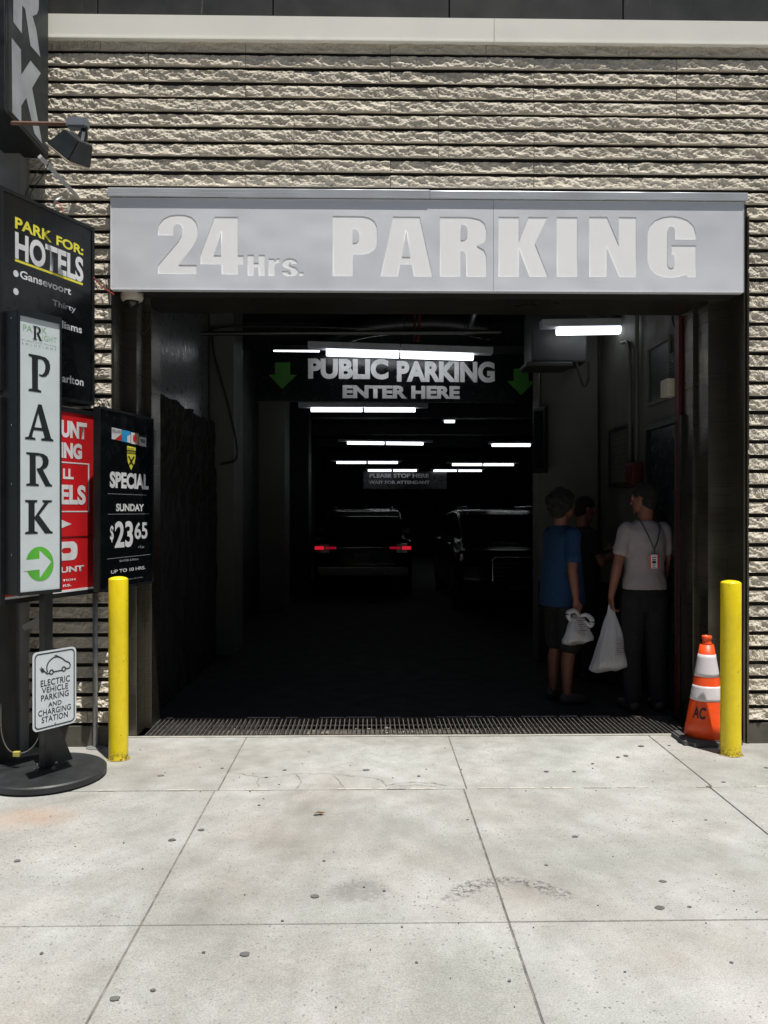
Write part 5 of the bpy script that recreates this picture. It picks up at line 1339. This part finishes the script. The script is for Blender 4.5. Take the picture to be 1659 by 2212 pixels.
    if hairkind == 'bushy':
        ball(bm, hp_(0, -.030, .048), .112, .120, .110, HR.to_3x3()); ball(bm, hp_(0, -.060, -.030), .090, .070, .080, HR.to_3x3())
        random.seed(9)
        for k in range(70):
            u = random.uniform(-1, 1); a_ = random.uniform(0, 2*PI); q = Vector((math.cos(a_)*math.sqrt(1-u*u), math.sin(a_)*math.sqrt(1-u*u), u))
            if q.y > .25 and q.z < .35: continue
            ball(bm, hp_(q.x*.108, -.034+q.y*.118, .036+q.z*.112), .022, .022, .022, None, 8)
    else:
        ball(bm, hp_(0, -.016, .050), .084, .102, .088, HR.to_3x3()); ball(bm, hp_(0, -.045, -.010), .078, .064, .068, HR.to_3x3()); ball(bm, hp_(0, -.052, -.045), .060, .046, .045, HR.to_3x3())
    obj('hair', fuse(bm, .008, 2, xf, lambda q: .004*noise.noise(q*60)), M['hair'], t)
    for k in (-1, 1):
        bm = bmesh.new(); ball(bm, hp_(k*.031, .078, .012), .010, .008, .008, None, 10); bm.transform(xf); obj('eye', bm, M['eye'], t, smooth=True)
    return t, xf
# the man in the white shirt
by = .92; bx = X(1392, by)
HB = Z(1043, by, 1383)
armsB = {-1: ((-.235, -.03, 1.15), (-.262, .03, .905), (.9, .1, 0), (.05, .03, -1), .95),
         1: ((.232, .02, 1.16), (.222, .13, .93), (-.9, .2, 0), (-.02, .1, -1), .6)}
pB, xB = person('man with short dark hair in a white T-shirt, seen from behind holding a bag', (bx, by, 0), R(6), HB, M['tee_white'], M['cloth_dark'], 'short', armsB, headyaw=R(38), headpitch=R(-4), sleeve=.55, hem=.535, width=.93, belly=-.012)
# lanyard and badge on his back
def onB(x, y, z_): return xB @ Vector((x, y, z_))
bm = bmesh.new()
tube(bm, curve_pts([onB(-.060, -.03, 1.515), onB(-.055, -.105, 1.46), onB(-.02, -.142, 1.36), onB(.012, -.142, 1.285)]), .0042, 6)
tube(bm, curve_pts([onB(.075, -.03, 1.515), onB(.080, -.10, 1.46), onB(.045, -.142, 1.36), onB(.018, -.142, 1.285)]), .0042, 6)
tube(bm, [onB(.015, -.144, 1.285), onB(.015, -.146, 1.245)], .004, 6)
ly = thing('lanyard_badge', 'red and white badge on a black lanyard down the back of the white shirt', 'badge', tuple(onB(.015, -.145, 1.2)))
obj('cord', bm, M['cable'], ly)
bd = bbox((-.030, -.150, 1.14), (.048, -.146, 1.245)); bd.transform(xB @ Matrix.Translation((.0, 0, -.005))); obj('card', bd, M['print_white'], ly)
bm = bmesh.new(); box(bm, (-.030, -.153, 1.14), (-.018, -.1505, 1.245)); box(bm, (.036, -.153, 1.14), (.048, -.1505, 1.245)); bm.transform(xB @ Matrix.Translation((0, 0, -.005))); obj('red_edge', bm, M['print_red'], ly)
bm = bmesh.new()
for q_ in ((-.008, .026, 1.222, 1.228), (-.004, .022, 1.205, 1.212), (-.006, .024, 1.178, 1.198), (.002, .014, 1.160, 1.168), (-.004, .020, 1.146, 1.150)): box(bm, (q_[0], -.153, q_[2]), (q_[1], -.1505, q_[3]))
bm.transform(xB @ Matrix.Translation((0, 0, -.005))); obj('badge_print', bm, M['dark_red'], ly)

# the person in blue
ay = 1.25; ax_ = X(1214, ay); HA = Z(1060, ay, 1218)
armsA = {1: ((.236, -.055, 1.14), (.262, -.035, .885), (-.9, .1, 0), (.0, .02, -1), .95), -1: ((-.235, .03, 1.15), (-.19, .22, 1.02), (.9, .1, 0), (.1, .3, -1), .5)}
pA, xA = person('person with bushy dark hair in a long blue T-shirt and shorts holding a bag', (ax_, ay, 0), R(-70), HA, M['tee_blue'], M['shorts'], 'bushy', armsA, headyaw=R(8), shorts=True, belly=.050, hem=.46, sleeve=.66, width=1.05)
# the third person with a phone, in the dark behind
cyy = 2.15; cx_ = X(1262, cyy); HC = Z(1072, cyy, 1262)
armsC = {1: ((.24, .06, 1.16), (.16, .30, 1.28), (-.3, 0, 1), (-.2, .9, .3), .5), -1: ((-.24, .05, 1.16), (-.10, .30, 1.26), (.3, 0, 1), (.3, .9, .3), .5)}
pC, xC = person('third person in dark clothes looking at a phone, behind the one in blue', (cx_, cyy, 0), R(-78), HC, M['cloth_dark'], M['cloth_dark'], 'short', armsC, headpitch=R(-12), width=.95)
pm = bbox((-.04, -.005, -.075), (.04, .005, .075), .004); pm.transform(xC @ Matrix.Translation((.03, .42, 1.36)) @ Matrix.Rotation(R(-35), 4, 'X')); obj('phone', pm, M['glass'], label='dark phone held up by the third person', cat='phone')

# ---------------------------------------------------------------- carrier bags
def about(c, deg): return Matrix.Translation(c) @ Matrix.Rotation(R(deg), 4, 'Y') @ Matrix.Translation(-Vector(c))
def bag(label, hang, wd, ht, dp, yaw, seed, knot):
    t = thing('carrier_bag', label, 'bag', tuple(hang-Vector((0, 0, ht))), None)
    rot = Matrix.Translation(hang) @ Matrix.Rotation(yaw, 4, 'Z')
    bm = bmesh.new(); n = 56; rings = []; N = 40
    for j in range(N+1):
        f = j/N                       # 0 top, 1 bottom
        if knot: wv = .035+(wd/2-.035)*min(1, (f*1.25))**.75
        else: wv = .014+(wd/2-.014)*f**.85
        dv = .012+(dp/2-.012)*min(1, f*1.15)**.8
        if f > .93: k2 = 1-((f-.93)/.07)**2*.35; wv *= k2; dv *= k2
        row = []
        for i in range(n):
            a = 2*PI*i/n; c, s_ = math.cos(a), math.sin(a)
            cr = 1+.16*noise.noise(Vector((math.cos(a)*3.1+seed, math.sin(a)*3.1, f*2.4)))+.07*noise.noise(Vector((math.cos(a)*9+seed, math.sin(a)*9, f*3)))*(1-.3*f)
            x_ = wv*math.copysign(abs(c)**.8, c)*cr; y_ = dv*math.copysign(abs(s_)**.8, s_)*cr
            z_ = -ht*f+(.022*math.sin(a*1.0+seed)*f if knot else .02*math.cos(a)*f)+.012*noise.noise(Vector((x_*14, y_*14, seed+f)))
            row.append(bm.verts.new((x_, y_, z_)))
        rings.append(row)
    for A_, B_ in zip(rings, rings[1:]):
        for k in range(n): bm.faces.new((A_[k], A_[(k+1) % n], B_[(k+1) % n], B_[k]))
    bm.faces.new(rings[-1])
    bmesh.ops.recalc_face_normals(bm, faces=bm.faces[:]); bm.transform(rot); obj('sack', bm, M['bag'], t, smooth=True)
    bm = bmesh.new()
    if knot:
        for s_ in (-1, 1):
            pts = curve_pts([(0, -.03, -.01), (s_*.05, -.045, .035 if s_ < 0 else -.0), (s_*.105, -.04, .02 if s_ < 0 else -.045), (s_*.09, -.04, -.03 if s_ < 0 else -.09), (s_*.03, -.035, -.035)], 6)
            tube(bm, pts, [.008+.013*math.sin(PI*k/(len(pts)-1)) for k in range(len(pts))], 9)
    else:
        for s_ in (-1, 1): tube(bm, curve_pts([(s_*.012, 0, .04), (s_*.016, 0, .01), (s_*.03, -.008, -.06), (s_*.05, -.01, -.12)], 5), .010, 8)
    bm.transform(rot); obj('handle', bm, M['bag'], t, smooth=True)
    bm = bmesh.new(); random.seed(seed)
    xo = .0 if knot else wd*.17; zo = -ht*.42 if knot else -ht*.60
    for k in range(9):
        l = random.uniform(.03, .055)*(1.2 if knot else 1); x_ = xo+random.uniform(-.01, .01); z_ = zo+.07-k*.016
        box(bm, (x_-l*.6, -dp/2*(.62+.03*k)-.012, z_), (x_+l*.6, -dp/2*(.62+.03*k)-.0105, z_+random.choice((.003, .005, .007))))
    bm.transform(rot); obj('faint_print', bm, simple('bag_print', (.20, .15, .14), .8, bmp=0), t, kind='stuff')
    return t, rot
hA = xA @ Vector((.262, -.02, .775))
tA, rA = bag('small knotted translucent bag holding a takeout box, held by the person in blue', hA, .25, .235, .15, R(14), 3, True)
bx_ = bbox((-.085, -.045, -.205), (.065, .045, -.150), .010); bx_.transform(rA @ about((-.01, 0, -.18), 14)); obj('takeout_box', bx_, M['foam'], label='cream takeout box inside the small knotted bag', cat='box')
hB = xB @ Vector((-.255, .045, .80))
tB, rB = bag('tall translucent white carrier bag hanging from the hand of the man in white', hB, .345, .485, .16, R(-8), 8, False)
bx_ = bbox((-.02, -.045, -.45), (.10, .045, -.395), .010); bx_.transform(rB @ about((.05, 0, -.42), -6)); obj('takeout_box', bx_, M['foam'], label='pale takeout box at the bottom of the tall white carrier bag', cat='box')
bx_ = bbox((-.10, -.05, -.46), (-.03, .05, -.42), .010); bx_.transform(rB @ about((-.065, 0, -.44), 20)); obj('napkin_pack', bx_, M['foam'], label='small white packet beside the box in the tall carrier bag', cat='packet')
